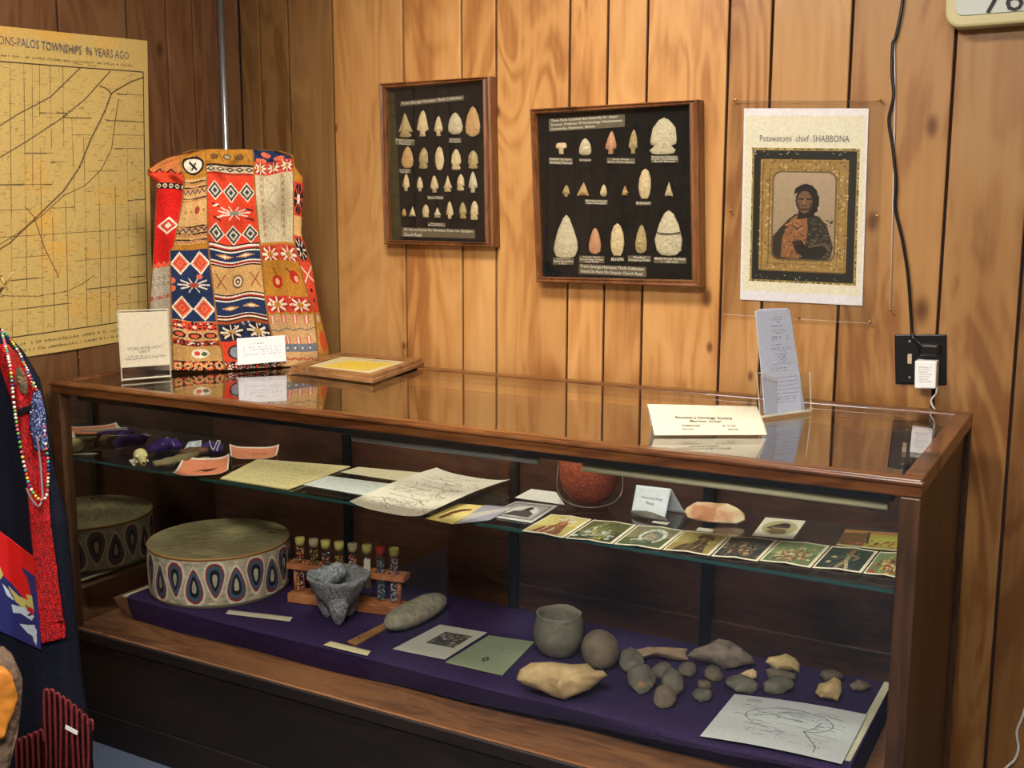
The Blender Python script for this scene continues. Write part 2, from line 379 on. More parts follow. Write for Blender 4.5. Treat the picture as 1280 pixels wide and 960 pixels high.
M['sequin'] = mat('red_sequins', (214, 22, 26), .3, c2=(150, 8, 14), scale=330, contrast=.12, bump=1, bscale=380, spec=.8)
M['bluebead'] = mat('navy_seed_beads', (20, 30, 66), .2, c2=(70, 80, 120), scale=330, contrast=.1, bump=1, bscale=380, spec=.8)
M['satin'] = paint('printed_satin', .4, spec=.5, nz=.03)
M['fringe'] = mat('red_fringe', (122, 26, 24), .8, c2=(80, 16, 18), scale=100)
M['gold'] = mat('tarnished_medal', (130, 106, 70), .5, metal=.5, c2=(70, 56, 44), scale=120, bump=.8)
M['bark'] = mat('rough_bark', (120, 96, 74), .95, c2=(62, 48, 40), scale=38, bump=1, bscale=60)
M['cutwood'] = mat('orange_cut_wood', (206, 132, 34), .7, c2=(160, 92, 24), scale=24, bump=.4)
M['straw'] = mat('straw_ties', (176, 142, 84), .9)
M['carpet'] = mat('blue_grey_carpet', (88, 98, 116), .98, c2=(66, 74, 90), scale=260, bump=.5, bscale=300, spec=.05)
M['paintwall'] = mat('painted_wall', (120, 112, 100), .9); M['ceil'] = mat('ceiling_tile', (196, 192, 182), .95, c2=(180, 176, 166), scale=60)

# ------------------------------------------------------------------ the room
XL = -.03; XR = 3.7; YF = -4.6; ZC = 2.6
def boards(name, edges, horizontal_axis, fixed, m, tones, depth=.012):
    bm = BM(); rnd = random.Random(5); g = .0032; ly = bm.loops.layers.color.new('tone')
    for a, b in zip(edges[:-1], edges[1:]):
        n0 = len(bm.faces)
        a2, b2 = a+g, b-g
        if horizontal_axis == 'x': box(bm, a2, b2, fixed, fixed+depth, 0, ZC)
        else: box(bm, fixed-depth, fixed, a2, b2, 0, ZC)
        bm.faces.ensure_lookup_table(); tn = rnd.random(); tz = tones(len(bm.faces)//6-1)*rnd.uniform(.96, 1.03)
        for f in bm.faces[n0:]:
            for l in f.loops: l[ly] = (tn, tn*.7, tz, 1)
    return struct(obj(name, bm, m, bevel=.0025))
gx = [XL] + [PY(u, 250, 0).x for u in (331, 366, 420, 506, 577.5, 620, 710, 756.5, 805, 904.5, 957, 1054.5, 1182, 1284)]
gx += [gx[-1]+.21, gx[-1]+.33, gx[-1]+.56, gx[-1]+.74, gx[-1]+.95, gx[-1]+1.1]; gx = [x for x in gx if x < XR]+[XR]
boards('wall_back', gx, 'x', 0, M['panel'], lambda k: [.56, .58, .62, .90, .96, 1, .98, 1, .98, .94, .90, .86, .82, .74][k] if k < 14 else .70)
gy = [P(u, 120, 0, XL).y for u in (244.5, 212, 163, 78)]; y = gy[-1]
for d in (.2, .34, .5, .6, .8, 1.0, 1.1, 1.3, 1.5, 1.6, 1.8, 2.0, 2.2, 2.4, 2.6, 2.8, 3.0, 3.2, 3.4, 3.6): gy.append(y-d)
gy = sorted([q for q in gy if q > YF] + [0, YF])
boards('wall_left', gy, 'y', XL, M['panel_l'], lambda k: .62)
struct(boxo('trim_1', M['groove'], None, XL-.03, XR, .0125, .03, 0, ZC, bevel=0))      # dark studs behind the panelling joints
struct(boxo('trim_2', M['groove'], None, XL-.03, XL-.0125, YF, .0125, 0, ZC, bevel=0))
struct(boxo('floor', M['carpet'], None, XL-.03, XR, YF, .03, -.05, 0, bevel=0))
struct(boxo('ceiling', M['ceil'], None, XL-.03, XR, YF, .03, ZC, ZC+.05, bevel=0))
struct(boxo('wall_right', M['paintwall'], None, XR, XR+.05, YF, .03, 0, ZC, bevel=0))
struct(boxo('wall_front', M['paintwall'], None, XL-.03, XR+.05, YF-.05, YF, 0, ZC, bevel=0))
def emis(name, c, s):
    m, nt, b = new_mat(name); b.inputs['Base Color'].default_value = (.8, .8, .8, 1); b.inputs['Emission Color'].default_value = c+(1,); b.inputs['Emission Strength'].default_value = s; return m
for i, (x, y, sx, sy, st, lab) in enumerate([(1.25, -1.15, .34, .18, 58, 'ceiling light over the front of the display case'),
                                       (2.2, -2.9, .7, .35, 40, 'ceiling light further back in the room')]):
    t = thing('ceiling_light', lab, 'light', (x, y, ZC-.001))
    bm = BM()
    for a in ((x-sx-.02, x-sx, y-sy-.02, y+sy+.02), (x+sx, x+sx+.02, y-sy-.02, y+sy+.02), (x-sx, x+sx, y-sy-.02, y-sy), (x-sx, x+sx, y+sy, y+sy+.02)): box(bm, *a, ZC-.05, ZC-.001)
    obj('housing', bm, M['whitep'], t, bevel=.003)
    boxo('diffuser', emis('lamp_diffuser', (1, .93, .84), st), t, x-sx, x+sx, y-sy, y+sy, ZC-.045, ZC-.03, bevel=0)

# ------------------------------------------------------------------ display case
W = 2.1616; YB = -.071; YFR = -.7885; BZ = T-.674
case = thing('display_case', 'long glass-fronted display case of dark stained wood along the panelled wall', 'display case', (W/2, (YB+YFR)/2, 0))
def cbox(name, m, *a, bevel=.003): return boxo(name, m, case, *a, bevel=bevel)
bm = BM()
for a in ((0, W, YFR, YFR+.028, T-.032, T), (0, W, YB-.04, YB, T-.032, T), (0, .034, YFR+.028, YB-.04, T-.032, T), (W-.034, W, YFR+.028, YB-.04, T-.032, T),
          (-.004, W+.004, YFR-.004, YFR+.01, T-.012, T-.003)): box(bm, *a)
obj('top_frame', bm, M['case'], case, bevel=.003)
for x in (0, W-.034):
    for y in (YFR, YB-.034): cbox('corner_post', M['case_v'], x, x+.034, y, y+.034, .09, T-.032)
cbox('top_glass', M['top_glass'], .034, W-.034, YFR+.028, YB-.04, T-.009, T-.003, bevel=0)
cbox('front_glass', M['front_glass'], .034, W-.034, YFR+.012, YFR+.017, BZ+.004, T-.032, bevel=0)
cbox('side_panel', M['case_v'], W-.024, W-.010, YFR+.034, YB-.034, .09, T-.032)
mm, nt, b = new_mat('mirror_side_panel'); b.inputs['Base Color'].default_value = (.5, .5, .47, 1); b.inputs['Metallic'].default_value = 1; b.inputs['Roughness'].default_value = .015
cbox('mirror_panel', mm, .004, .010, YFR+.034, YB-.034, BZ, T-.032, bevel=0)
cbox('side_board', M['case_v'], .0, .0036, YFR+.034, YB-.034, .09, T-.032, bevel=0)
cbox('back_panel', M['case_back'], .0105, W-.0245, -.225, -.205, BZ+.001, T-.032, bevel=0)
cbox('back_rail', M['case_back'], 1.0, W-.036, -.234, -.2255, BZ+.04, PY(900, 777, -.234).z, bevel=.003)
cbox('inner_floor', M['case_floor'], .0105, W-.0245, YFR+.006, YB-.034, BZ-.03, BZ, bevel=.003)
cbox('front_base', M['base'], .034, W-.034, YFR+.004, YFR+.022, .09, BZ-.03, bevel=.003)
cbox('base_trim', M['base'], .034, W-.034, YFR-.002, YFR+.008, BZ-.028, BZ+.002, bevel=.003)
cbox('plinth', M['base'], .0, W, YFR+.002, YB, 0, .09, bevel=.004)
ZS = T-.24; ZP = T-.60
for u, v0 in ((437, 600), (645, 700), (890, 740)):
    x = PY(u, 620, -.24).x
    bm = BM(); box(bm, x-.020, x+.006, -.245, -.2345, ZP+.001, T-.05)
    for k in range(14): box(bm, x-.010, x-.002, -.2458, -.2445, T-.10-k*.035, T-.088-k*.035)
    st = obj('shelf_standard', bm, M['rail'], case, bevel=.001)
    bm = BM()
    hexa(bm, [(x-.014, -.245, ZS-.008), (x-.014, -.60, ZS-.008), (x-.014, -.60, ZS-.014), (x-.014, -.245, ZS-.024)],
         [(x-.010, -.245, ZS-.008), (x-.010, -.60, ZS-.008), (x-.010, -.60, ZS-.014), (x-.010, -.245, ZS-.024)])
    obj('bracket', bm, M['rail'], st)
# side shelf rests
cbox('glass_shelf', glass_mat('shelf_glass', (.90, .95, .93), .045), .0115, W-.036, -.655, -.262, ZS-.0075, ZS-.0005, bevel=0)
boxo('shelf_edge', M['edge'], case, .0115, W-.036, -.6565, -.6552, ZS-.0075, ZS-.0005, bevel=0)
# unlit strip lamp behind the top front rail
lp = cbox('lamp_channel', mat('lamp_channel_grey', (74, 80, 86), .45, metal=.3), .06, W-.05, YFR+.032, YFR+.075, T-.052, T-.034, bevel=.002)
bm = BM(); tube(bm, [(1.52, YFR+.05, T-.064), (W-.06, YFR+.05, T-.064)], .008, 14); obj('lamp_tube', bm, mat('unlit_tube', (208, 200, 164), .3), lp, smooth=True)
bm = BM(); tube(bm, [(.95, YFR+.05, T-.062), (1.42, YFR+.05, T-.062)], .008, 14); obj('lamp_tube', bm, mat('grey_tube', (120, 124, 122), .3), lp, smooth=True)

# ------------------------------------------------------------------ purple covered board
ZP = T-.60
def platform():
    xs = [.122+i*(2.048-.122)/80 for i in range(81)]; bm = BM(); rows = []
    top = [(0, -.682), (.6, -.69), (1.2, -.692), (1.75, -.688), (2.05, -.662)]; hem = [(0, 0), (.9, .001), (1.4, .022), (1.75, .050), (2.1, .056)]; hy = [(0, -.668), (1.0, -.664), (1.5, -.672), (1.8, -.69), (2.1, -.664)]
    for i, x in enumerate(xs):
        yf = lerp_tab(top, x)+.002*math.sin(x*9); zb = BZ+.0012+lerp_tab(hem, x); yh = lerp_tab(hy, x)+.003*math.sin(x*14)
        ym = (yf+yh)/2-.003; zm = (ZP+zb)/2
        prof = [(-.236, ZP), (-.3, ZP), (-.45, ZP), (yf+.012, ZP), (yf+.003, ZP-.002), (yf, ZP-.006), (ym, zm), (yh, zb), (yh+.004, zb), (-.63, zb+.001), (-.63, BZ+.0012), (-.236, BZ+.0012)]
        rows.append([bm.verts.new((x, a, b)) for a, b in prof])
    m = len(rows[0])
    for i in range(80):
        for j in range(m): bm.faces.new([rows[i][j], rows[i+1][j], rows[i+1][(j+1) % m], rows[i][(j+1) % m]])
    bm.faces.new(rows[0]); bm.faces.new(rows[-1][::-1])
    return tag(obj('covered_board', bm, M['purple']), 'low display board draped in purple felt covering the bottom of the glass case', 'display board')
platform()
bm = BM(); q = [PZ(u, v, ZP-.002) for u, v in ((1108, 849), (1118, 849), (1063, 953), (1051, 951))]
q = [Vector((min(a.x, 2.075), a.y, ZP+.0008)) for a in q]
hexa(bm, q, [a-Vector((0, 0, .0006)) for a in q]); tag(obj('paper_strip', bm, M['cream']), 'long cream paper strip along the right end of the purple board', 'paper')
q = [PZ(u, v, BZ+.034) for u, v in ((158, 744), (197, 730.5), (197, 733), (158, 747))]
bm = BM(); hexa(bm, [Vector((.109, -.684, ZP-.004)), Vector((.109, -.24, ZP-.004)), Vector((.1205, -.24, ZP-.004)), Vector((.1205, -.684, ZP-.004))],
          [Vector((.109, -.684, ZP)), Vector((.109, -.24, ZP)), Vector((.1205, -.24, ZP)), Vector((.1205, -.684, ZP))])
tag(obj('board_edge_strip', bm, M['cream']), 'narrow white strip along the left edge of the purple board beside the drum', 'paper')
bm = BM(); hexa(bm, [Vector((.085, -.66, BZ+.001)), Vector((.085, -.24, BZ+.001)), Vector((.1205, -.24, BZ+.001)), Vector((.1205, -.66, BZ+.001))],
          [Vector((.076, -.69, ZP-.010)), Vector((.076, -.24, ZP-.010)), Vector((.1205, -.24, ZP-.010)), Vector((.1205, -.675, ZP-.010))])
tag(obj('cardboard_riser', bm, mat('brown_cardboard', (122, 84, 56), .9)), 'brown cardboard riser at the left end of the purple board', 'cardboard')

# ------------------------------------------------------------------ things hung on the wall: arrowhead frames
def shadowbox(label, outer, inner, yf, depth_name):
    O = [PY(u, v, yf) for u, v in outer]; I = [PY(u, v, yf+.006) for u, v in inner]
    cx = sum((p for p in O), Vector())/4
    t = thing('shadow_box', label, 'frame', (cx.x, -.001, cx.z))
    for k in range(4):
        a, b = O[k], O[(k+1) % 4]; c, d = I[k], I[(k+1) % 4]
        bm = BM(); mid = lambda p, q, s: p.lerp(q, s)
        def ring(o, i):
            m1 = o.lerp(i, .25); m2 = o.lerp(i, .55); m3 = o.lerp(i, .8)
            return [Vector((o.x, -.0015, o.z)), Vector((o.x, yf+.006, o.z)), Vector((o.lerp(i, .08).x, yf, o.lerp(i, .08).z)), Vector((m1.x, yf-.003, m1.z)), Vector((m2.x, yf+.002, m2.z)), Vector((m3.x, yf-.001, m3.z)), Vector((i.x, yf+.006, i.z)), Vector((i.x, -.0015, i.z))]
        A = [bm.verts.new(p) for p in ring(a, c)]; B = [bm.verts.new(p) for p in ring(b, d)]; n = len(A)
        for j in range(n): bm.faces.new([A[j], A[(j+1) % n], B[(j+1) % n], B[j]])
        bm.faces.new(A[::-1]); bm.faces.new(B)
        obj('frame_side', bm, M['frame'], t)
    yb = yf+.018
    bm = BM(); hexa(bm, [Vector((p.x, yb, p.z)) for p in I], [Vector((p.x, -.003, p.z)) for p in I]); obj('backing', bm, M['velvet'], t)
    bm = BM(); hexa(bm, [Vector((p.x, yf+.007, p.z)) for p in I], [Vector((p.x, yf+.0085, p.z)) for p in I]); obj('glass', bm, M['glass'], t)
    return t, yb
def caption(t, yb, cx, cy, w, h, lines, tilt=0, col='tape', th=1):
    q = [PY(cx+a*w/2, cy+b*h/2+a*w/2*tilt, yb-.0012) for a, b in ((-1, -1), (1, -1), (1, 1), (-1, 1))]
    bm = BM(); hexa(bm, q, [p+Vector((0, .001, 0)) for p in q]); o = obj('caption_strip', bm, M[col], t)
    n = len(lines)
    for k, s in enumerate(lines):
        a0 = (k+.12)/n; a1 = (k+.88)/n; mx = max(len(x) for x in lines); f = len(s)/mx
        l = .03; r = .03+.94*f
        if th == 2: l = .5-.47*f; r = .5+.47*f
        g = lambda s_, t_: (q[0].lerp(q[1], s_)).lerp(q[3].lerp(q[2], s_), t_)
        lettering(s, g(l, a0), g(r, a0), g(r, a1), g(l, a1), M['white_ink'], o, off=.0004, bold=.012)
SH = {  # half outlines (x from the axis, y from 0 top to 1 bottom), mirrored
 'corner': [(0, 0), (.2, .12), (.55, .45), (.95, .72), (1, .78), (.5, .80), (.42, .86), (.8, .92), (.8, .97), (.4, 1), (0, 1)],
 'stem': [(0, 0), (.3, .08), (.65, .3), (.95, .6), (1, .74), (.5, .80), (.4, .88), (.5, .99), (0, 1)],
 'leaf': [(0, 0), (.35, .08), (.75, .32), (1, .65), (.9, .88), (.5, .98), (0, 1)],
 'blade': [(0, 0), (.5, .08), (.85, .3), (1, .6), (.8, .85), (.45, 1), (0, 1)],
 'side': [(0, 0), (.4, .07), (.85, .28), (1, .6), (.97, .72), (.62, .76), (.66, .82), (.95, .88), (.8, .98), (.3, 1), (0, 1)],
 'tri': [(0, 0), (.45, .35), (1, .85), (.95, .97), (.3, .92), (0, .95)],
 'bigtri': [(0, 0), (.25, .08), (.62, .35), (.9, .62), (1, .8), (.75, .95), (.35, 1), (0, 1)],
 'scraper': [(0, 0), (.7, .02), (1, .2), (.95, .45), (.45, .55), (.4, .95), (0, 1)],
}
def arrow(cx, cy, w, h, shape, m, yb, label, group, seed, band=False, name='arrowhead'):
    c = PY(cx, cy, yb-.003); s = mpp(c); wd = w*s/2*1.06; ht = h*s; hl = SH[shape]; rnd = random.Random(seed)
    # stretch for the oblique view of the wall
    wd /= abs(_r.x)
    R = [(x*wd*(1+rnd.uniform(-.06, .06)), (.5-y)*ht) for x, y in hl]; L = [(-x*wd*(1+rnd.uniform(-.06, .06)), (.5-y)*ht) for x, y in hl[1:-1]][::-1]
    pts = R+L; lean = rnd.uniform(-.03, .03)
    pts = [(x+lean*y, y) for x, y in pts]
    o = inflate(name, pts, Vector((c.x, yb-.0022, c.z)), Vector((1, 0, 0)), UP, Vector((0, -1, 0)), .0058, .0012, m, nz=.0016, seed=seed, rings=5, n=44, exp=1.6)
    tag(o, label, 'arrowhead', group)
    if band:
        bm = BM(); p = [Vector((c.x+(-1+2*k/12)*wd*.86, yb-.0085-.0015*(1-(k/6-1)**2), c.z+ht*.02-.004*math.sin(k/12*PI))) for k in range(13)]
        tube(bm, p, .0013, 6); obj('dark_crack', bm, M['dark'], o)
    return o
f1, yb1 = shadowbox('tall narrow brown wooden frame of small arrowheads, left of the two wall frames', [(473, 104), (613, 95), (618, 309), (480, 305)], [(482, 111), (603, 101), (606, 303), (487, 300)], -.034, '')
c1 = lambda x, y: (460+x/4, 80+y/4)
def cap1(x, y, w, h, lines, tilt=0, col='tape', th=1): caption(f1, yb1, 460+x/4, 80+y/4, w/4, h/4, lines, tilt, col, th)
cap1(320, 184, 318, 24, ['From George Hermann Thrift Collection'], -.1)
cap1(185, 390, 96, 30, ['Dove Point', 'Archaic', 'Period'], .06, 'tape', 2); cap1(435, 382, 62, 24, ['Graver', 'Scraper'], 0, 'tape', 2); cap1(185, 535, 58, 20, ['Scraper', 'Knife'], 0, 'tape', 2)
cap1(337, 668, 80, 18, ['Stone Points'], 0, 'tape', 2); cap1(343, 803, 88, 18, ['Woodland', 'Bird Points'], .05, 'tape', 2)
cap1(352, 845, 366, 46, ['All Above Found On Hermann Farm On Grayson', 'Church Road'], .03)
cap_rows = {1: 'top row', 2: 'second row', 3: 'third row', 4: 'bottom row'}
ordn = ['first', 'second', 'third', 'fourth', 'fifth', 'sixth', 'seventh']
A1 = {1: [(185, 305, 74, 122, 'corner', 'flint_olive', 'wide-based notched olive'), (273, 297, 58, 130, 'stem', 'flint', 'pale stemmed'), (352, 310, 42, 100, 'stem', 'flint', 'slim pale stemmed'), (436, 297, 75, 108, 'leaf', 'flint_grey', 'broad grey leaf-shaped'), (523, 287, 70, 150, 'leaf', 'flint_tan', 'largest, brown leaf-shaped')],
 2: [(197, 467, 62, 108, 'leaf', 'flint_tan', 'orange-brown leaf-shaped'), (278, 470, 46, 106, 'side', 'flint_olive', 'olive side-notched'), (357, 472, 45, 118, 'blade', 'flint', 'long cream blade-like'), (440, 477, 48, 104, 'side', 'flint', 'pale side-notched'), (525, 478, 50, 92, 'side', 'flint_olive', 'olive-tan notched')],
 3: [(190, 592, 36, 86, 'stem', 'flint', 'thin pale stemmed'), (259, 600, 32, 74, 'stem', 'flint', 'small cream stemmed'), (331, 600, 40, 86, 'stem', 'flint', 'cream shouldered'), (398, 598, 42, 82, 'corner', 'flint', 'pinkish corner-notched'), (463, 592, 36, 82, 'side', 'flint', 'narrow tan notched'), (524, 590, 44, 106, 'stem', 'flint_grey', 'taller greyish stemmed')],
 4: [(180, 742, 20, 40, 'leaf', 'flint_tan', 'tiny brown'), (222, 738, 32, 54, 'tri', 'flint', 'small pale triangular'), (288, 735, 34, 66, 'side', 'flint', 'round-headed cream notched'), (346, 742, 36, 52, 'corner', 'flint_grey', 'small grey notched'), (408, 731, 36, 90, 'stem', 'flint', 'long pale shouldered'), (474, 733, 34, 82, 'side', 'flint_olive', 'brownish notched'), (531, 732, 40, 96, 'side', 'flint', 'long cream notched')]}
sd = 0
for r, L in A1.items():
    for i, (x, y, w, h, sh, m, d) in enumerate(L):
        sd += 1; arrow(460+x/4, 80+y/4, w/4, h/4, sh, M[m], yb1, f'{d} arrowhead, {ordn[i]} from the left in the {cap_rows[r]}, narrow frame', 'arrowheads in the tall narrow frame', sd)
f2, yb2 = shadowbox('wide brown wooden frame of large stone points, right of the two wall frames', [(662, 136), (873, 124), (876, 360), (670, 353)], [(671, 143), (861, 131), (865, 350), (678, 346)], -.04, '')
SCL = 886/240
def cap2(x, y, w, h, lines, tilt=0, th=2): caption(f2, yb2, 650+x/SCL, 110+y/SCL, w/SCL, h/SCL, lines, tilt, 'tape', th)
cap2(308, 161, 350, 58, ['These Finds Certified And Dated By Dr. Stuart', 'Struever, Professor Of Archaeology, Northwestern', 'University, Evanston, Illinois'], -.065, 1)
cap2(188, 337, 108, 30, ['Hafted Scraper', 'Archaic Period'], .03); cap2(301, 333, 55, 14, ['Scraper']); cap2(466, 336, 130, 26, ['Early Stone', 'Spear Point Blades'], .02)
cap2(667, 328, 125, 32, ['Dickson Cluster', 'Point, Woodland', 'Burial Mound']); cap2(352, 526, 104, 22, ['Bird Arrowheads', 'Late Woodland'], .02); cap2(570, 532, 70, 18, ['Bi-Scraper'])
cap2(200, 799, 95, 32, ['Spear Head', 'Middle Woodland', '1 B.C.']); cap2(331, 791, 115, 32, ['Snyder Blade', 'Found Near Creek', 'And Field'], .02); cap2(450, 790, 60, 18, ['Knife']); cap2(550, 788, 105, 28, ['Woodland', 'Chopping Knife'], .02)
cap2(693, 795, 150, 28, ['Middle Woods Hoe Blade', '1 - 300 A.D.'], .02); cap2(427, 842, 310, 46, ['From George Hermann Thrift Collection', 'Found On Farm On Grayson Church Road'], .05, 1)
A2 = {1: [(190, 280, 48, 54, 'scraper', 'flint', 'small mushroom-shaped pale'), (300, 272, 54, 78, 'leaf', 'flint_grey', 'rounded grey leaf-shaped'), (421, 252, 46, 106, 'stem', 'flint_red', 'reddish stemmed'), (523, 247, 38, 110, 'stem', 'flint_olive', 'narrow brown stemmed'), (662, 222, 112, 168, 'side', 'flint_grey', 'large pale broad notched')],
 2: [(213, 475, 32, 54, 'stem', 'flint_olive', 'small brown stemmed'), (292, 468, 50, 66, 'tri', 'flint_tan', 'small tan triangular barbed'), (386, 473, 28, 56, 'leaf', 'flint', 'tiny narrow cream'), (484, 473, 28, 46, 'corner', 'flint_tan', 'tiny tan barbed'), (576, 442, 52, 140, 'blade', 'flint', 'long cream scraper-like'), (687, 468, 32, 70, 'tri', 'flint', 'small slim cream triangular')],
 3: [(211, 686, 106, 200, 'bigtri', 'flint_grey', 'large grey-white triangular'), (345, 706, 50, 122, 'leaf', 'flint_red', 'pinkish-brown leaf-shaped'), (448, 700, 58, 150, 'blade', 'flint', 'long cream knife-like'), (559, 697, 50, 132, 'leaf', 'flint_olive', 'olive leaf-shaped'), (686, 670, 112, 212, 'leaf', 'flint_grey', 'large oval cracked')]}
for r, L in A2.items():
    for i, (x, y, w, h, sh, m, d) in enumerate(L):
        sd += 1; arrow(650+x/SCL, 110+y/SCL, w/SCL, h/SCL, sh, M[m], yb2, f'{d} point, {ordn[i]} from the left in the {["", "top row", "middle row", "bottom row"][r]}, wide frame', 'points in the wide frame', sd, band=(r == 3 and i == 4))

# ------------------------------------------------------------------ portrait print under a clear sheet
def portrait():
    w, h = 230, 360; c = Cv(w, h, (226, 218, 190), 156, 244); rnd = random.Random(3)
    c.rect(0, 0, 156, 9, (232, 226, 224)); c.rect(0, 0, 3, 244, (232, 226, 224)); c.rect(0, 232, 156, 244, (226, 222, 224)); c.rect(153, 0, 156, 244, (232, 226, 224))
    # printed case: black velvet border with brass edges
    c.rect(12, 49, 147, 219, (150, 126, 66)); c.rect(15, 52, 144, 216, (28, 30, 26)); c.rect(22, 61, 136, 205, (44, 34, 22)); c.rect(24, 63, 134, 203, (158, 124, 66))
    for k in range(900):
        x = rnd.uniform(24, 134); y = rnd.uniform(63, 203)
        if 40 < x < 120 and 79 < y < 188: continue
        c.ell(x, y, rnd.uniform(.8, 2.2), rnd.uniform(.8, 2), rnd.choice([(182, 150, 90), (134, 106, 58), (166, 134, 74), (120, 94, 52), (196, 168, 112)]))
    for a in (27, 36): 
        c.line([(a, a+39), (159-a, a+39), (159-a, 231-a), (a, 231-a), (a, a+39)], (112, 84, 44), 1)
    for k in range(260):
        s = rnd.random(); e = rnd.choice([(12+s*135, 50), (12+s*135, 218), (13, 50+s*168), (146, 50+s*168)]); c.ell(e[0], e[1], .9, .9, rnd.choice([(200, 178, 110), (70, 58, 30)]))
    for k in range(30): c.ell(rnd.uniform(15, 144), rnd.choice([54, 56, 211, 214])+rnd.uniform(-1, 1), rnd.uniform(.4, 1.3), .5, (188, 180, 150))
    m = (np.maximum(np.abs(c.X-80)-30, 0)**2+np.maximum(np.abs(c.Y-134)-46, 0)**2) <= 10.5**2
    c.a[m] = (104, 84, 50)
    m = (np.maximum(np.abs(c.X-80)-29, 0)**2+np.maximum(np.abs(c.Y-134)-45, 0)**2) <= 9.5**2
    bg = c.a.copy(); g = np.clip(((c.Y-80)/110), 0, 1)[..., None]; bgc = np.array((176, 152, 122))*(1-g)+np.array((150, 130, 98))*g
    c.a[m] = bgc[m]; keep = c.a.copy()
    hat = (22, 18, 14)
    body = [(41, 186), (40, 162), (50, 150), (62, 137), (70, 131), (88, 131), (100, 134), (110, 146), (114, 160), (118, 172), (115, 184), (108, 190), (44, 190)]
    c.poly(body, (46, 38, 26)); c.poly([(64, 138), (74, 131), (84, 134), (86, 150), (82, 178), (72, 188), (52, 186), (54, 160)], (140, 92, 54))
    c.poly([(66, 140), (74, 136), (80, 150), (70, 156)], (158, 108, 66)); c.line([(67, 146), (72, 150), (79, 146)], (50, 28, 16), 2)
    for k in range(70): c.ell(rnd.uniform(56, 84), rnd.uniform(142, 186), 1.6, 1.2, rnd.choice([(122, 76, 42), (166, 118, 74), (96, 58, 34)]))
    for k in range(110):
        x, y = rnd.uniform(86, 116), rnd.uniform(138, 188); c.ell(x, y, rnd.uniform(.8, 2.4), 1.1, rnd.choice([(76, 70, 50), (96, 86, 62), (34, 28, 20)]))
    c.poly([(66, 166), (78, 164), (84, 172), (100, 168), (112, 176), (104, 186), (84, 188), (72, 180)], (26, 22, 18)); c.line([(88, 172), (108, 168), (114, 176)], (92, 80, 56), 3); c.ell(73, 168, 5, 3, (48, 34, 26))
    c.poly([(74, 124), (92, 122), (94, 134), (72, 138)], (24, 20, 16))
    c.ell(83, 114, 13.5, 17, (24, 20, 16)); c.ell(81, 116, 9.6, 14, (112, 80, 54)); c.poly([(67, 107), (69, 99), (75, 95), (82, 93), (90, 95), (96, 101), (98, 109), (92, 104), (82, 102), (74, 103)], hat)
    c.line([(74, 112), (79, 112)], (34, 24, 18), 2.2); c.line([(84, 112), (89, 112)], (34, 24, 18), 2.2); c.line([(81, 112), (80, 119)], (146, 108, 76), 2); c.line([(78, 120), (84, 120)], (58, 38, 28), 1.4); c.line([(76, 125), (86, 125)], (44, 28, 22), 1.8)
    c.line([(73, 118), (75, 126)], (66, 44, 32), 2); c.line([(89, 118), (87, 127)], (60, 42, 30), 2); c.poly([(92, 104), (99, 108), (99, 126), (93, 130)], (22, 18, 14)); c.ell(99, 124, 1.6, 2.6, (186, 170, 140))
    c.a[~m & (np.abs(c.X-80) < 56) & (c.Y > 77) & (c.Y < 195)] = bg[~m & (np.abs(c.X-80) < 56) & (c.Y > 77) & (c.Y < 195)]
    c.speck(.05, 2); return c
q = [PY(u, v, -.003) for u, v in ((930, 135.5), (1086, 135.5), (1078, 382.5), (925, 374.5))]
pr = thing('portrait_print', 'paper print of a framed antique seated portrait pinned on the panelled wall', 'print', (q[3].lerp(q[2], .5).x, -.003, q[3].z))
sheet('picture', portrait(), quadfn(*q), M['gloss'], pr, solid=.0004)
g = lambda s_, t_: (q[0].lerp(q[1], s_)).lerp(q[3].lerp(q[2], s_), t_)
lettering('Potawatomi  chief  SHABBONA', g(.14, .135), g(.86, .135), g(.86, .168), g(.14, .168), M['ink2'], pr)
acr = [PY(u, v, -.009) for u, v in ((914, 126), (1106, 126), (1094, 405), (904, 393))]
bm = BM(); hexa(bm, acr, [p+Vector((0, .002, 0)) for p in acr]); ac = tag(obj('acrylic_sheet', bm, M['acrylic']), 'clear acrylic sheet pinned over the portrait print', 'acrylic sheet')
bm = BM()
bm.free()
for a, b in ((acr[0], acr[1]), (acr[3], acr[2])): bm = BM(); tube(bm, [a+Vector((0, .001, 0)), b+Vector((0, .001, 0))], .0006, 5); obj('sheet_edge', bm, M['wire'], ac)
for k, (u, v, l) in enumerate([(919, 125, 'above the left corner of the portrait print'), (1100, 125, 'above the right corner of the portrait print'), (913, 263, 'left of the portrait print'), (1096, 270, 'right of the portrait print'), (998, 396, 'below the middle of the portrait print'), (1087, 402, 'below the right corner of the portrait print'), (1113, 387, 'at the lower end of the white string')]):
    c = PY(u, v, -.0115); bm = BM(); ell(bm, c, .0035, .0025, .0035); tube(bm, [c, c+Vector((0, .011, 0))], .0008, 6)
    tag(obj('brass_pin', bm, M['brass'], smooth=True), 'small brass pin '+l, 'pin', 'brass pins on the wall')
bm = BM(); tube(bm, [PY(1118, 52, -.005), PY(1119, 120, -.004), PY(1117, 210, -.004), PY(1113, 386, -.004)], .0012, 6)
tag(obj('white_string', bm, M['lace'], smooth=True), 'thin white string hanging down beside the black cord', 'string')
bm = BM()
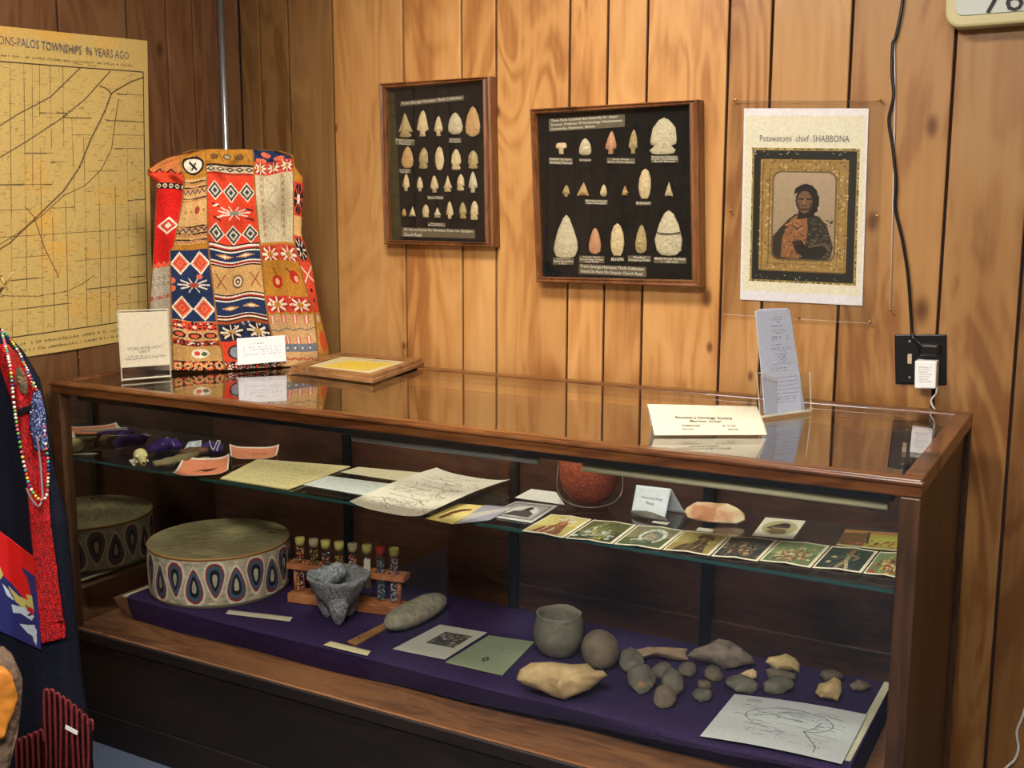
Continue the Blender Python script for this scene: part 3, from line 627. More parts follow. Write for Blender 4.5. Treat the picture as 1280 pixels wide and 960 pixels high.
tube(bm, smooth_path([PY(u, v, y) for u, v, y in ((1131, -30, -.006), (1127, 10, -.006), (1120, 45, -.006), (1116, 55, -.006), (1115, 90, -.006), (1117, 120, -.006), (1111, 150, -.006), (1116, 185, -.006), (1120, 230, -.007), (1119, 260, -.007), (1128, 300, -.007), (1135, 345, -.008), (1139, 400, -.010), (1141, 421, -.014), (1150, 430, -.030), (1160, 440, -.030))]), .0036, 8)
tag(obj('extension_cord', bm, M['blackp'], smooth=True), 'black power cord running up the panelling from the wall plate', 'cord')
# wall plate
q = [PY(u, v, -.0065) for u, v in ((1118, 418), (1183, 418), (1183, 482), (1119, 480))]
wp = thing('wall_plate', 'black two-gang wall plate with light switch and outlet', 'wall plate', (q[3].x+.05, -.001, q[3].z))
bm = BM(); hexa(bm, q, [Vector((p.x, -.0005, p.z)) for p in q]); obj('cover', bm, M['blackp'], wp, bevel=.003)
c = PY(1137, 449, -.010); bm = BM(); hexa(bm, [c+Vector(v) for v in ((-.0045, -.004, .010), (.0045, -.004, .010), (.0045, .003, -.010), (-.0045, .003, -.010))], [c+Vector(v) for v in ((-.0045, .004, .012), (.0045, .004, .012), (.0045, .004, -.012), (-.0045, .004, -.012))])
obj('switch_toggle', bm, mat('cream_toggle', (206, 184, 150), .4), wp)
for v in (427, 472):
    c = PY(1137, v, -.0068); bm = BM(); ell(bm, c, .003, .001, .003, sub=2); obj('screw', bm, M['pewter'], wp)
c = PY(1162, 437, -.018); boxo('cord_plug', M['blackp'], None, c.x-.022, c.x+.022, -.034, -.0075, c.z-.014, c.z+.014, bevel=.006)
tag(bpy.data.objects['cord_plug'], 'black plug of the power cord in the upper outlet', 'plug')
q = [PY(u, v, -.048) for u, v in ((1143.5, 451), (1171, 452), (1169.5, 486), (1143, 485.5))]
pa = thing('power_adapter', 'white power adapter plugged into the lower outlet of the black plate', 'power adapter', (q[3].x+.02, -.01, q[3].z))
bm = BM(); hexa(bm, q, [Vector((p.x, -.0075, p.z)) for p in q]); obj('housing', bm, M['whitep'], pa, bevel=.003)
g = lambda s_, t_: (q[0].lerp(q[1], s_)).lerp(q[3].lerp(q[2], s_), t_)
for k in range(7): lettering(['Class 2', 'Power Supply', 'Model 41-9', 'Input 120V 60Hz', 'Output 9V DC', 'UL Listed', 'Made in China'][k], g(.2, .2+k*.085), g(.8-.1*(k % 3), .2+k*.085), g(.8-.1*(k % 3), .25+k*.085), g(.2, .25+k*.085), M['ink2'], pa, off=.0006)
bm = BM(); tube(bm, smooth_path([PY(1171, 484, -.035), PY(1170, 492, -.034), PY(1164, 500, -.03), PY(1166, 508, -.03), PY(1171, 516, -.03), PY(1172, 530, -.03)]), .0022, 8); obj('adapter_lead', bm, M['lace'], pa, smooth=True)
bm = BM(); tube(bm, smooth_path([PY(1290, 855, -.01), PY(1279, 893, -.01), PY(1271, 915, -.01), PY(1273, 935, -.01), PY(1268, 950, -.012), PY(1256, 962, -.02), PY(1250, 985, -.03)]), .003, 8)
tag(obj('white_cable', bm, M['lace'], smooth=True), 'white cable trailing down the wall at the lower right corner', 'cable')
# wall clock / thermometer housing at the upper right
def rrect(bm, x0, x1, z0, z1, r, y0, y1, n=8):
    ring = []
    for cx, cz, a0 in ((x1-r, z1-r, 0), (x0+r, z1-r, 90), (x0+r, z0+r, 180), (x1-r, z0+r, 270)):
        for k in range(n+1): a = math.radians(a0+90*k/n); ring.append((cx+r*math.cos(a), cz+r*math.sin(a)))
    A = [bm.verts.new((x, y0, z)) for x, z in ring]; B = [bm.verts.new((x, y1, z)) for x, z in ring]
    bm.faces.new(A); bm.faces.new(B[::-1])
    for i in range(len(A)): bm.faces.new([A[i], B[i], B[(i+1) % len(A)], A[(i+1) % len(A)]])
a = PY(1180, 36, -.045); b2 = PY(1300, 27, -.045)
th = thing('wall_thermometer', 'ivory wall thermometer with large black digits at the upper right corner', 'thermometer', (a.x+.15, -.001, a.z))
bm = BM(); rrect(bm, a.x, a.x+.36, a.z, a.z+.24, .035, -.045, -.002); obj('housing', bm, M['ivory'], th, bevel=.006)
bm = BM(); rrect(bm, a.x+.02, a.x+.34, a.z+.024, a.z+.216, .02, -.0475, -.0445); obj('display', bm, mat('pale_display', (176, 180, 168), .35), th, bevel=.001)
p = PY(1231, 17, -.049)
lettering('76.4', Vector((p.x-.002, -.0485, p.z+.052)), Vector((p.x+.135, -.0485, p.z+.052)), Vector((p.x+.135, -.0485, p.z)), Vector((p.x-.002, -.0485, p.z)), M['ink'], th, name='digits')
# pipe in the corner
p0 = P(279, 95, 0, XL+.013)
bm = BM(); tube(bm, [(p0.x, p0.y, .002), (p0.x, p0.y, ZC-.002)], .0105, 16)
tag(obj('metal_pipe', bm, M['chrome'], smooth=True), 'thin bright metal pipe running up the corner of the room', 'pipe')

# ------------------------------------------------------------------ map on the left wall
def map_cv():
    c = Cv(440, 520, (186, 158, 92), 200, 420); rnd = random.Random(8); ink = (54, 42, 28)
    # drawing units: x 0..200 = the visible width in pixels (+20 off frame), y in pixels of the right side
    L = lambda pts, w=.9, al=.8: c.line(pts, ink, w, al)
    x1 = 193; L([(0, 44), (x1, 44), (x1, 392), (0, 392)], 1.6, 1)
    for x, a, b in ((22, 44, 392), (38, 44, 392), (57, 44, 110), (70, 44, 150), (86, 44, 150), (57, 150, 392), (96, 110, 240), (110, 135, 392), (128, 180, 392), (150, 200, 392), (168, 150, 392), (86, 220, 392), (70, 240, 392), (180, 240, 392), (48, 44, 200), (140, 260, 392)): L([(x, a), (x+rnd.uniform(-1, 1), b)], .7, .55)
    for y, a, b, w in ((105, 57, 90, 1.2), (76, 155, x1, 1), (110, 86, 120, 1.6), (112, 140, x1, 1.5), (150, 150, x1, 1.4), (157, 38, 72, 1.4), (168, 70, 86, 1.2), (196, 0, 70, 1.3), (222, 168, x1, 1.5), (228, 70, 96, 1.3), (262, 0, x1, .8), (228, 0, 45, .8), (300, 96, x1, 1), (318, 0, 60, 1), (340, 110, x1, 1.2), (356, 0, 90, 1), (330, 168, x1, 1.3), (366, 150, x1, 1), (290, 22, 60, .8), (132, 96, x1, .6), (180, 100, 160, .6)): L([(a, y), (b, y+rnd.uniform(-1, 1))], w, .7)
    L([(0, 130), (30, 108), (70, 84), (108, 44)], 1.6, .7); L([(0, 168), (40, 142), (82, 112), (112, 86), (146, 46)], 1.6, .7)
    L([(x1, 51), (175, 58), (155, 70), (147, 76), (138, 100), (118, 140), (104, 175), (84, 206), (50, 240), (20, 270), (0, 282)], 2.2, .65); L([(157, 82), (152, 110), (146, 150), (132, 178), (110, 200), (84, 212), (60, 235), (30, 258), (0, 276)], 1.2, .7)
    L([(147, 76), (140, 69), (132, 66)], 1.6, .8); L([(38, 225), (48, 238), (60, 280), (76, 320)], 1.1, .7); L([(0, 332), (20, 338), (50, 342), (84, 340), (104, 332), (120, 322)], 1, .8)
    for k in range(900):
        x, y = rnd.uniform(2, 190), rnd.uniform(48, 388); l = rnd.uniform(2.5, 7)
        if rnd.random() < .75: L([(x, y), (min(x+l, 191), y)], .6, rnd.uniform(.2, .45))
        else: L([(x, y), (min(x+2, 191), y-l)], .6, rnd.uniform(.2, .45))
    c.scrib(4, 36, 176, 3, ink, rnd, .6); L([(100, 39), (110, 39)], 1.2); L([(118, 40), (128, 40)], 1.2)
    c.scrib(30, 402, 180, 4, ink, rnd, .55); c.scrib(30, 411, 188, 3.5, ink, rnd, .7)
    for k in range(14):      # yellowed edges and water stains of the old sheet
        x, y = rnd.uniform(0, 200), rnd.choice([rnd.uniform(0, 12), rnd.uniform(120, 380)]); m = ((c.X-x)/rnd.uniform(12, 40))**2+((c.Y-y)/rnd.uniform(8, 24))**2 < 1; c.a[m] *= np.array((1.03, .99, .92))
    c.speck(.05, 4); return c
mq = [P(u, v, 0, XL+.004) for u, v in ((-14, 31), (184, 51), (192, 421), (-8, 453))]
mp_ = thing('wall_map', 'large yellowed township survey map pinned on the left wall', 'map', mq[3].lerp(mq[2], .5))
sheet('map_sheet', map_cv(), quadfn(*mq, bend=lambda s, t: .002*math.sin(9*s+4*t), nrm=Vector((1, 0, 0))), M['paper'], mp_, solid=.0005)
g = lambda s_, t_: (mq[0].lerp(mq[1], s_)).lerp(mq[3].lerp(mq[2], s_), t_)
lettering('LYONS-PALOS TOWNSHIPS  96 YEARS AGO', g(.0, .027), g(.86, .042), g(.86, .068), g(.0, .053), M['ink2'], mp_, off=.003)
for u, v, l in ((190, 37, 'dark pin in the left wall above the map corner'), (99, 447, 'dark pin in the left wall below the map')):
    c = P(u, v, 0, XL+.003); bm = BM(); ell(bm, c, .003, .004, .004); tag(obj('wall_pin', bm, M['leather'], smooth=True), l, 'pin')

# ------------------------------------------------------------------ patchwork vest
RED = (206, 66, 40); TAN = (196, 154, 98); NAV = (36, 48, 78); OCH = (172, 118, 44); CRM = (196, 178, 144); GRY = (160, 148, 128); DRK = (40, 30, 34); SAL = (206, 104, 72); TEAL = (86, 92, 86); WHT = (216, 204, 182)
def diamonds(c, y, ry, n, cols, off=.5, W=100):
    for k in range(-1, n+1):
        cx = (k+off)*W/n
        for j, col in enumerate(cols): f = 1-j/len(cols); c.dia(cx, y, W/n*.5*f, ry*f, col)
def stripes(c, y0, y1, cols):
    n = len(cols)
    for k, col in enumerate(cols): c.rect(0, y0+(y1-y0)*k/n, 100, y0+(y1-y0)*(k+1)/n, col)
def ornate(c, y0, y1, n, bgc, cols, rnd):
    c.rect(0, y0, 100, y1, bgc); h = (y1-y0)/2; ym = (y0+y1)/2
    for k in range(n):
        cx = (k+.5)*100/n; r = 50/n
        c.ell(cx, ym, r*.9, h*.9, cols[0])
        for a in range(8): an = a*PI/4; c.line([(cx+r*.25*math.cos(an), ym+h*.25*math.sin(an)), (cx+r*.8*math.cos(an), ym+h*.8*math.sin(an))], cols[1], min(h*.34, 3))
        c.ell(cx, ym, r*.3, h*.3, cols[2])
    for k in range(n*10): c.ell(rnd.uniform(0, 100), rnd.uniform(y0, y1), 2.2, .9, rnd.choice(cols+[bgc]))
def zig(c, y, amp, n, col, w):
    c.line([(k*100/(2*n), y+(amp if k % 2 else -amp)) for k in range(2*n+1)], col, w)
def burst(c, cx, cy, rx, ry, core, arm):
    for a in range(10): an = a*PI/5; c.line([(cx+rx*.35*math.cos(an), cy+ry*.35*math.sin(an)), (cx+rx*math.cos(an), cy+ry*math.sin(an))], arm, 1.8)
    c.ell(cx, cy, rx*.3, ry*.32, core)
def vest_panels():
    V0, V1 = 187, 463; rnd = random.Random(4)
    def new(bg, w): return Cv(w, 300, bg, 100, 276)
    Y = lambda v: v-V0
    out = []
    c = new(RED, 60)                                # far left
    c.rect(0, Y(187), 100, Y(215), (180, 110, 60)); zig(c, Y(215), 3, 3, DRK, 2); c.rect(0, Y(216), 100, Y(228), RED); c.rect(0, Y(228), 100, Y(236), DRK); [c.ell(k*22+10, Y(232), 8, 2.6, CRM) for k in range(5)]; [c.ell(k*22+10, Y(232), 4, 1.2, DRK) for k in range(5)]
    c.rect(0, Y(236), 100, Y(328), (196, 34, 30)); c.dia(58, Y(281), 46, 11, WHT); c.dia(58, Y(281), 34, 8, (190, 60, 44)); c.dia(58, Y(281), 16, 4, WHT); zig(c, Y(329), 3, 3, SAL, 3)
    c.rect(0, Y(332), 100, Y(463), GRY)
    for v in (345, 354, 371, 410): [c.dia(k*30+8, Y(v), 12, 3, (120, 106, 92)) for k in range(4)]; [c.dia(k*30+8, Y(v), 7, 1.8, GRY) for k in range(4)]
    [c.dia(k*36+12, Y(371), 12, 3, (176, 84, 62)) for k in range(3)]; out.append(c)
    c = new(TAN, 90)                                # second
    c.rect(0, Y(187), 100, Y(222), OCH); c.ell(48, Y(205), 44, 12, DRK); c.ell(48, Y(205), 36, 9, WHT); c.line([(36, Y(200)), (60, Y(210))], DRK, 4); c.line([(60, Y(202)), (40, Y(210))], DRK, 3)
    for v in (226, 233, 247, 283, 292, 300): c.line([(0, Y(v)), (100, Y(v)+1)], DRK, 1.5); zig(c, Y(v+3), 1.2, 7, (150, 60, 44), 1)
    zig(c, Y(239), 2.5, 5, NAV, 2); zig(c, Y(288), 2.5, 5, NAV, 2); c.ell(62, Y(263), 9, 5, (150, 60, 50)); [c.ell(x, Y(264), 3, 2, (150, 110, 60)) for x in (20, 40, 85)]
    c.rect(0, Y(306), 100, Y(313), OCH); c.rect(0, Y(313), 100, Y(401), NAV)
    for v in (330, 386): diamonds(c, Y(v), 15, 2, [WHT, SAL, (176, 60, 44), SAL, RED], .5)
    burst(c, 55, Y(357), 38, 9, (160, 70, 50), WHT); c.ell(70, Y(347), 8, 3, SAL); [c.ell(4, Y(v), 8, 4, SAL) for v in (352, 362)]
    ornate(c, Y(402), Y(414), 3, RED, [DRK, RED, WHT], rnd); c.rect(0, Y(412), 100, Y(426), (196, 150, 100)); [c.ell(k*33+16, Y(419), 14, 4, DRK) for k in range(3)]; [c.ell(k*33+16, Y(419), 9, 2.4, (200, 90, 60)) for k in range(3)]
    ornate(c, Y(425), Y(432), 4, DRK, [RED, DRK, WHT], rnd); c.rect(0, Y(432), 100, Y(451), (180, 140, 84)); c.ell(56, Y(441), 18, 6, WHT); c.ell(50, Y(441), 6, 3, (190, 60, 44)); c.ell(64, Y(442), 6, 2.6, (80, 90, 60)); ornate(c, Y(451), Y(463), 5, DRK, [RED, TAN, DRK], rnd); out.append(c)
    c = new(RED, 130)                               # centre
    c.rect(0, Y(187), 100, Y(206), OCH); [c.ell(x, Y(197), 9, 4, (110, 80, 44)) for x in (18, 45, 72)]; c.ell(45, Y(197), 5, 2.2, (150, 150, 140)); [c.line([(x, Y(192)), (x+8, Y(203))], (120, 90, 40), 2) for x in (28, 58, 84)]
    c.rect(0, Y(206), 100, Y(209), DRK); c.rect(0, Y(209), 100, Y(216), CRM); diamonds(c, Y(212.5), 3, 5, [DRK, CRM]); c.rect(0, Y(216), 100, Y(219), (150, 50, 34))
    c.rect(0, Y(219), 100, Y(303), RED)
    for v in (240, 292): diamonds(c, Y(v), 12.5, 3, [WHT, DRK, TEAL, WHT, TEAL, DRK], .5)
    burst(c, 54, Y(265), 32, 8, (130, 140, 120), WHT); [c.line([(x, Y(v)), (x+14, Y(v)+3)], DRK, 2) for x, v in ((10, 257), (12, 273), (78, 260), (78, 272))]; [c.line([(x, Y(v)+3), (x+10, Y(v))], WHT, 2) for x, v in ((12, 257), (20, 270))]
    for a, b in ((304, 332), (366, 400)):
        stripes(c, Y(a), Y(a+10), [DRK, WHT, (170, 50, 40), DRK, WHT]); zig(c, Y(a+3), 1, 14, WHT, .8); c.rect(0, Y(a+10), 100, Y(b-7), NAV)
        for x in (30, 70): c.dia(x, Y((a+b)/2+1), 18, 3, (190, 140, 80)); c.dia(x, Y((a+b)/2+1), 8, 1.3, WHT)
        stripes(c, Y(b-7), Y(b), [WHT, DRK, (170, 50, 40), WHT, DRK])
    c.rect(0, Y(332), 100, Y(366), TAN); c.ell(50, Y(351), 11, 9, (120, 84, 44)); c.ell(50, Y(351), 8, 6.4, WHT); c.ell(50, Y(351), 5, 4, (110, 76, 40)); c.ell(50, Y(351), 2, 1.6, WHT)
    for x in (17, 84): c.line([(x-9, Y(342)), (x+9, Y(359))], (150, 90, 50), 2.2); c.line([(x+9, Y(342)), (x-9, Y(359))], (150, 90, 50), 2.2)
    c.rect(0, Y(400), 100, Y(404), (150, 70, 36)); ornate(c, Y(404), Y(426), 2, NAV, [DRK, WHT, (180, 140, 80)], rnd); c.rect(0, Y(426), 100, Y(452), RED); c.ell(26, Y(441), 16, 9, (52, 40, 44)); c.ell(26, Y(441), 12, 7, (130, 134, 140)); c.ell(82, Y(441), 16, 9, (150, 140, 130)); ornate(c, Y(452), Y(463), 6, DRK, [WHT, DRK, RED], rnd); out.append(c)
    c = new(GRY, 90)                                # fourth
    c.rect(0, Y(187), 100, Y(202), NAV); [c.ell(x, Y(v), 14, 3, SAL) for x, v in ((40, 192), (66, 198), (20, 199))]; ornate(c, Y(201), Y(217), 3, (190, 70, 50), [(150, 44, 34), WHT, OCH], rnd)
    c.rect(0, Y(217), 100, Y(304), (186, 172, 140))
    for x in (14, 22, 68, 76): c.line([(x, Y(217)), (x+(2 if x < 40 else -2), Y(304))], (160, 142, 104), 1.6)
    for x in (18, 72): [c.ell(x, Y(222+k*9), 3, 3, (160, 130, 96)) for k in range(9)]
    c.line([(30+(k % 2)*28, Y(222+k*14)) for k in range(6)], (160, 144, 112), 1.5); c.rect(0, Y(304), 100, Y(307), OCH)
    ornate(c, Y(307), Y(330), 2, (184, 74, 46), [(170, 50, 36), WHT, OCH], rnd); c.rect(0, Y(326), 100, Y(372), OCH); [c.ell(x, Y(v), 12, 8, (170, 44, 36)) for x, v in ((34, 352), (78, 345))]; [c.ell(x, Y(v), 5, 4, (210, 160, 120)) for x, v in ((34, 352), (82, 347))]; c.line([(34, Y(344)), (28, Y(335))], (90, 60, 30), 2); c.line([(70, Y(340)), (60, Y(336))], (90, 60, 30), 2)
    ornate(c, Y(369), Y(391), 2, (190, 64, 46), [(160, 44, 34), WHT, OCH], rnd); zig(c, Y(391), 2, 5, OCH, 3); c.rect(0, Y(393), 100, Y(463), (190, 152, 104))
    for a in (393, 421): [c.rect(x, Y(a), x+11, Y(a+10), (200, 110, 90)) for x in (4, 28, 52, 76)]; [c.rect(x+4, Y(a), x+7, Y(a+10), WHT) for x in (4, 28, 52, 76)]
    zig(c, Y(411), 1.4, 3, (110, 104, 100), 1.6); c.rect(0, Y(430), 100, Y(440), (104, 108, 116)); [c.ell(x, Y(435), 2.6, 1, WHT) for x in range(10, 100, 18)]; zig(c, Y(449), 1.2, 5, (176, 70, 50), 2); out.append(c)
    c = new(OCH, 50)                                # far right
    c.rect(0, Y(187), 100, Y(232), OCH); ornate(c, Y(228), Y(270), 1, (190, 64, 44), [DRK, (200, 90, 60), WHT], rnd); c.rect(0, Y(270), 100, Y(294), TAN); ornate(c, Y(294), Y(325), 1, (190, 64, 44), [DRK, WHT, DRK], rnd)
    c.rect(0, Y(325), 100, Y(392), (208, 74, 48)); c.line([(0, Y(330)), (100, Y(352))], WHT, 3); c.line([(0, Y(352)), (100, Y(330))], WHT, 3); [c.ell(50, Y(v), 12, 3, DRK) for v in (362, 376)]
    c.rect(0, Y(392), 100, Y(463), (170, 124, 60)); c.ell(50, Y(400), 20, 5, CRM); c.ell(60, Y(428), 34, 12, (186, 80, 40)); out.append(c)
    # brownish stitched seams
    for c in out:
        c.rect(0, 0, 3.5*60/c.w, 276, (140, 94, 44)); c.rect(100-3.5*60/c.w, 0, 100, 276, (140, 94, 44)); c.speck(.13, 6)
    return out
seams = [
 [(187, 240), (190, 232), (197, 214), (205, 196), (213, 184), (220, 185), (228, 195), (240, 195), (325, 191), (350, 189), (386, 186), (420, 188), (463, 192)],
 [(187, 246), (196, 224), (222, 231), (251, 228), (277, 223), (309, 217), (313, 212), (396, 214), (463, 216)],
 [(187, 256), (193, 257), (251, 259), (306, 260), (364, 267), (409, 272), (463, 282)],
 [(187, 316), (244, 319), (306, 325), (370, 331), (402, 336), (463, 352)],
 [(187, 345), (190, 352), (196, 364), (202, 367), (299, 367), (348, 380), (390, 393), (463, 400)],
 [(187, 345.5), (190, 353), (196, 366), (204, 368), (211, 369), (222, 379), (238, 380), (262, 378), (290, 377), (331, 390), (390, 399), (438, 411), (463, 413)]]
vA = PZ(192, 464, T+.004); vB = PZ(413, 450, T+.004)
vA = vA.lerp(vB, 0); vdir = (vB-vA); vdir.z = 0; vdir.normalize(); vN = Vector((vdir.y, -vdir.x, 0))
if vB.y > -.13: vB.y = -.13
vB = Vector((vB.x, vB.y, vB.z)); vdir = (vB-vA); vdir.z = 0; vdir.normalize(); vN = Vector((vdir.y, -vdir.x, 0))
def vest_point(u, v, back=0):
    l = lerp_tab(seams[0], v); r = lerp_tab(seams[-1], v); s = (u-l)/max(r-l, 1)
    if not back: v = v+(1.8*math.sin(u*.07+v*.02)+1.2*math.sin(u*.13+2))*min(1, (463-v)/40)*min(1, (v-187)/15+.4)
    bul = .05*math.sqrt(max(0, 1-(2*s-1)**2))*(.55+.45*min(1, (v-187)/70))
    if v < 200: bul -= .012*(200-v)/13
    fold = .006*math.sin(s*23+v*.012)+.004*math.sin(s*41-v*.03)+.004*math.sin(v*.09+s*6)
    if v > 440: fold *= (463-v)/23
    d = (bul+fold) if not back else -(bul*.9)
    p = PP(u, v, vA+vN*d, vN)
    if p.z < T+.002: p.z = T+.002
    return p
vest = thing('patchwork_vest', 'colourful patchwork vest of red, navy and tan woven patterns standing on the case', 'vest', vA.lerp(vB, .5))
cvs = vest_panels()
for k, nm in enumerate(['side_panel', 'front_panel', 'centre_panel', 'front_panel', 'side_panel']):
    def fn(s, t, k=k):
        v = 187+276*t; a = lerp_tab(seams[k], v); b = lerp_tab(seams[k+1], v); return vest_point(a+(b-a)*s, v)
    sheet(nm, cvs[k], fn, M['cloth'], vest, solid=.002)
bk = Cv(40, 60, (120, 84, 44), 100, 276); bk.speck(.1, 2)
def fnb(s, t):
    v = 187+276*t; a = lerp_tab(seams[0], v); b = lerp_tab(seams[5], v); return vest_point(b+(a-b)*s, v, 1)
sheet('back_lining', bk, fnb, M['cloth'], vest, solid=.002)

# ------------------------------------------------------------------ things on the case top
def board(name, q, n, th, m, parent=None, bevel=.0005):
    bm = BM(); hexa(bm, q, [p-n*th for p in q]); return obj(name, bm, m, parent, bevel=bevel)
# acrylic sign holder
a = PZ(153, 477, T); b = PZ(214, 472, T); d = (b-a).normalized(); n = Vector((d.y, -d.x, 0))
hq = [PP(u, v, a, n) for u, v in ((147, 389), (210, 386.5), (214, 472), (153, 477))]
sg = thing('sign_holder', 'clear acrylic sign holder with printed card at the left end of the case', 'sign holder', a.lerp(b, .5))
for off in (0, -.006):
    board('acrylic_panel', [p+n*off for p in hq], n, .0018, M['acrylic'], sg, bevel=0)
bm = BM()
for p_, q_ in ((hq[0], hq[1]), (hq[0], hq[3]), (hq[1], hq[2])): tube(bm, [p_-n*.003, q_-n*.003], .0016, 6)
tube(bm, [hq[3]-n*.003+UP*.004, hq[2]-n*.003+UP*.004], .0025, 6); obj('acrylic_edge', bm, M['acr_edge'], sg)
ft = [a+UP*.001, b+UP*.001, b-n*.06+UP*.001, a-n*.06+UP*.001]; board('foot', [p+UP*.002 for p in ft], UP, .002, M['acrylic'], sg, bevel=0)
cc = Cv(60, 80, (224, 212, 184), 60, 80); rnd = random.Random(2); cc.scrib(8, 64, 52, 2.2, (120, 104, 84), rnd, .6)
q = [PP(u, v, a-n*.003, n) for u, v in ((148, 391), (209.5, 389), (213, 456), (152, 460))]
sheet('card', cc, quadfn(*q), M['paper'], sg, solid=.0004)
g = lambda s_, t_: (q[0].lerp(q[1], s_)).lerp(q[3].lerp(q[2], s_), t_)
lettering('STICKS, BONE LADY\'S', g(.14, .64), g(.86, .62), g(.86, .675), g(.14, .695), M['ink2'], sg, off=.0006); lettering('VEST', g(.36, .71), g(.6, .70), g(.6, .745), g(.36, .755), M['ink2'], sg, off=.0006); lettering('Made and donated by Grace Pond', g(.08, .83), g(.92, .80), g(.92, .85), g(.08, .88), M['ink2'], sg, off=.0006)
# white card leaning on the vest
a = PZ(297, 456.5, T+.001); b = PZ(358, 451.5, T+.001); d = (b-a).normalized(); n = Vector((d.y, -d.x, 0)); n2 = (n+UP*.12).normalized()
a = vA+vN*.062; n = vN; n2 = (n+UP*.10).normalized(); q = [PP(u, v, a, n2) for u, v in ((296, 423), (356, 419), (358, 451.5), (297, 456.5))]
cc = Cv(70, 50, (226, 222, 222), 60, 34); rnd = random.Random(4); cc.scrib(19, 8, 42, 1.4, (120, 116, 120), rnd, .8)
for k in range(5): cc.scrib(8, 13+k*3, 54 if k < 4 else 14, 1.3, (140, 136, 140), rnd, .7)
tag(sheet('info_card', cc, quadfn(*q), M['paper'], solid=.0012), 'small white typed card pinned low on the front of the patchwork vest', 'card')
# small framed picture lying on the case
q = [PZ(u, v, T+.020) for u, v in ((361, 457), (423, 440), (530, 448.5), (466, 470))]
lf = thing('framed_picture', 'oak picture frame lying flat on the case top beside the vest', 'picture frame', sum(q, Vector())/4-UP*.019)
cen = sum(q, Vector())/4; qi = [cen+(p-cen)*.76 for p in q]
for k in range(4):
    bm = BM(); a, b = q[k], q[(k+1) % 4]; c, d = qi[k], qi[(k+1) % 4]
    A = [a-UP*.019, a-UP*.010, a+(c-a)*.10-UP*.009, a+(c-a)*.12, a+(c-a)*.5+UP*.002, c-UP*.003, c-UP*.019]; B = [b-UP*.019, b-UP*.010, b+(d-b)*.10-UP*.009, b+(d-b)*.12, b+(d-b)*.5+UP*.002, d-UP*.003, d-UP*.019]
    A = [bm.verts.new(p) for p in A]; B = [bm.verts.new(p) for p in B]
    for j in range(7): bm.faces.new([A[j], A[(j+1) % 7], B[(j+1) % 7], B[j]])
    bm.faces.new(A[::-1]); bm.faces.new(B); obj('frame_side', bm, M['oak'], lf)
cc = Cv(80, 70, (196, 182, 138), 80, 70); cc.poly([(20, 18), (74, 14), (66, 56), (12, 60)], (206, 178, 64)); rnd = random.Random(6)
cc.scrib(16, 8, 70, 4, (120, 90, 60), rnd, .7)
for k in range(8): cc.scrib(18, 22+k*4.5, 66, 2, (160, 130, 50), rnd, .5)
qq = [p-UP*.006 for p in (qi[0], qi[1], qi[2], qi[3])]
sheet('document', cc, quadfn(qq[1], qq[2], qq[3], qq[0]), M['paper'], lf, solid=.002)
# folded tent card
bl = PZ(818, 544, T+.0008); br = PZ(959, 543.5, T+.0008)
tl = PZ(809, 505, T+.052); tr = PZ(946, 508, T+.052)
tc_ = thing('tent_card', 'folded cream tent card about society membership standing on the case top', 'card', bl.lerp(br, .5))
nn = (bl-tl).cross(tr-tl).normalized()
cc = Cv(60, 30, (204, 194, 170), 60, 30)
fnt = quadfn(tl, tr, br, bl, bend=lambda s, t: -.012*math.sin(PI*t)*(.3+.7*s), nrm=Vector((0, -1, .4)).normalized())
sheet('front_leaf', cc, fnt, M['paper'], tc_, solid=.0006)
bl2 = tl+Vector((-.004, .030, 0)); bl2.z = T+.0008; br2 = tr+Vector((-.004, .030, 0)); br2.z = T+.0008
sheet('back_leaf', cc, quadfn(tr, tl, bl2, br2), M['paper'], tc_, solid=.0006)
def tl_(s, a0, a1, x0, x1, m='ink2'):
    q = [fnt(x0, a0), fnt(x1, a0), fnt(x1, a1), fnt(x0, a1)]; lettering(s, *q, M['ink'], tc_, off=.0014, bold=.015)
tl_('Become a Heritage Society', .37, .47, .22, .73); tl_('Member today!', .49, .58, .34, .62); tl_('Individual', .65, .71, .26, .42); tl_('$15.00', .65, .71, .62, .74); tl_('Family', .78, .84, .26, .36); tl_('$25.00', .78, .84, .66, .75)
# brochures in a clear holder
a = PZ(952, 523, T+.001); b = PZ(1013, 515, T+.001); d = (b-a).normalized(); n = Vector((d.y, -d.x, 0))
bh = thing('brochure_holder', 'clear acrylic brochure holder at the right end of the case top', 'brochure holder', a.lerp(b, .5))
q = [PP(u, v, a-n*.03, n) for u, v in ((946, 466), (1011, 464), (1014, 509), (950, 517))]; q[2].z = q[3].z = T+.002
board('back_wall', q, n, .002, M['acrylic'], bh, bevel=0)
q1 = [PP(u, v, a, n) for u, v in ((949, 466), (972, 474), (972, 521), (952, 523))]; q2 = [PP(u, v, a, n) for u, v in ((1000, 470), (1012, 465), (1014, 514.5), (1002, 517))]
board('front_lip', q1, n, .002, M['acrylic'], bh, bevel=0); board('front_lip', q2, n, .002, M['acrylic'], bh, bevel=0)
board('tray', [a+UP*.004, b+UP*.004, b-n*.03+UP*.004, a-n*.03+UP*.004], UP, .004, M['acrylic'], bh, bevel=0)
bm = BM(); tube(bm, [a+UP*.003, b+UP*.003], .0028, 6); tube(bm, [q1[0], q1[1]], .0012, 6); tube(bm, [q2[1], q2[2]], .0012, 6); tube(bm, [q[0], q[3]], .0012, 6); obj('acrylic_edge', bm, M['acr_edge'], bh)
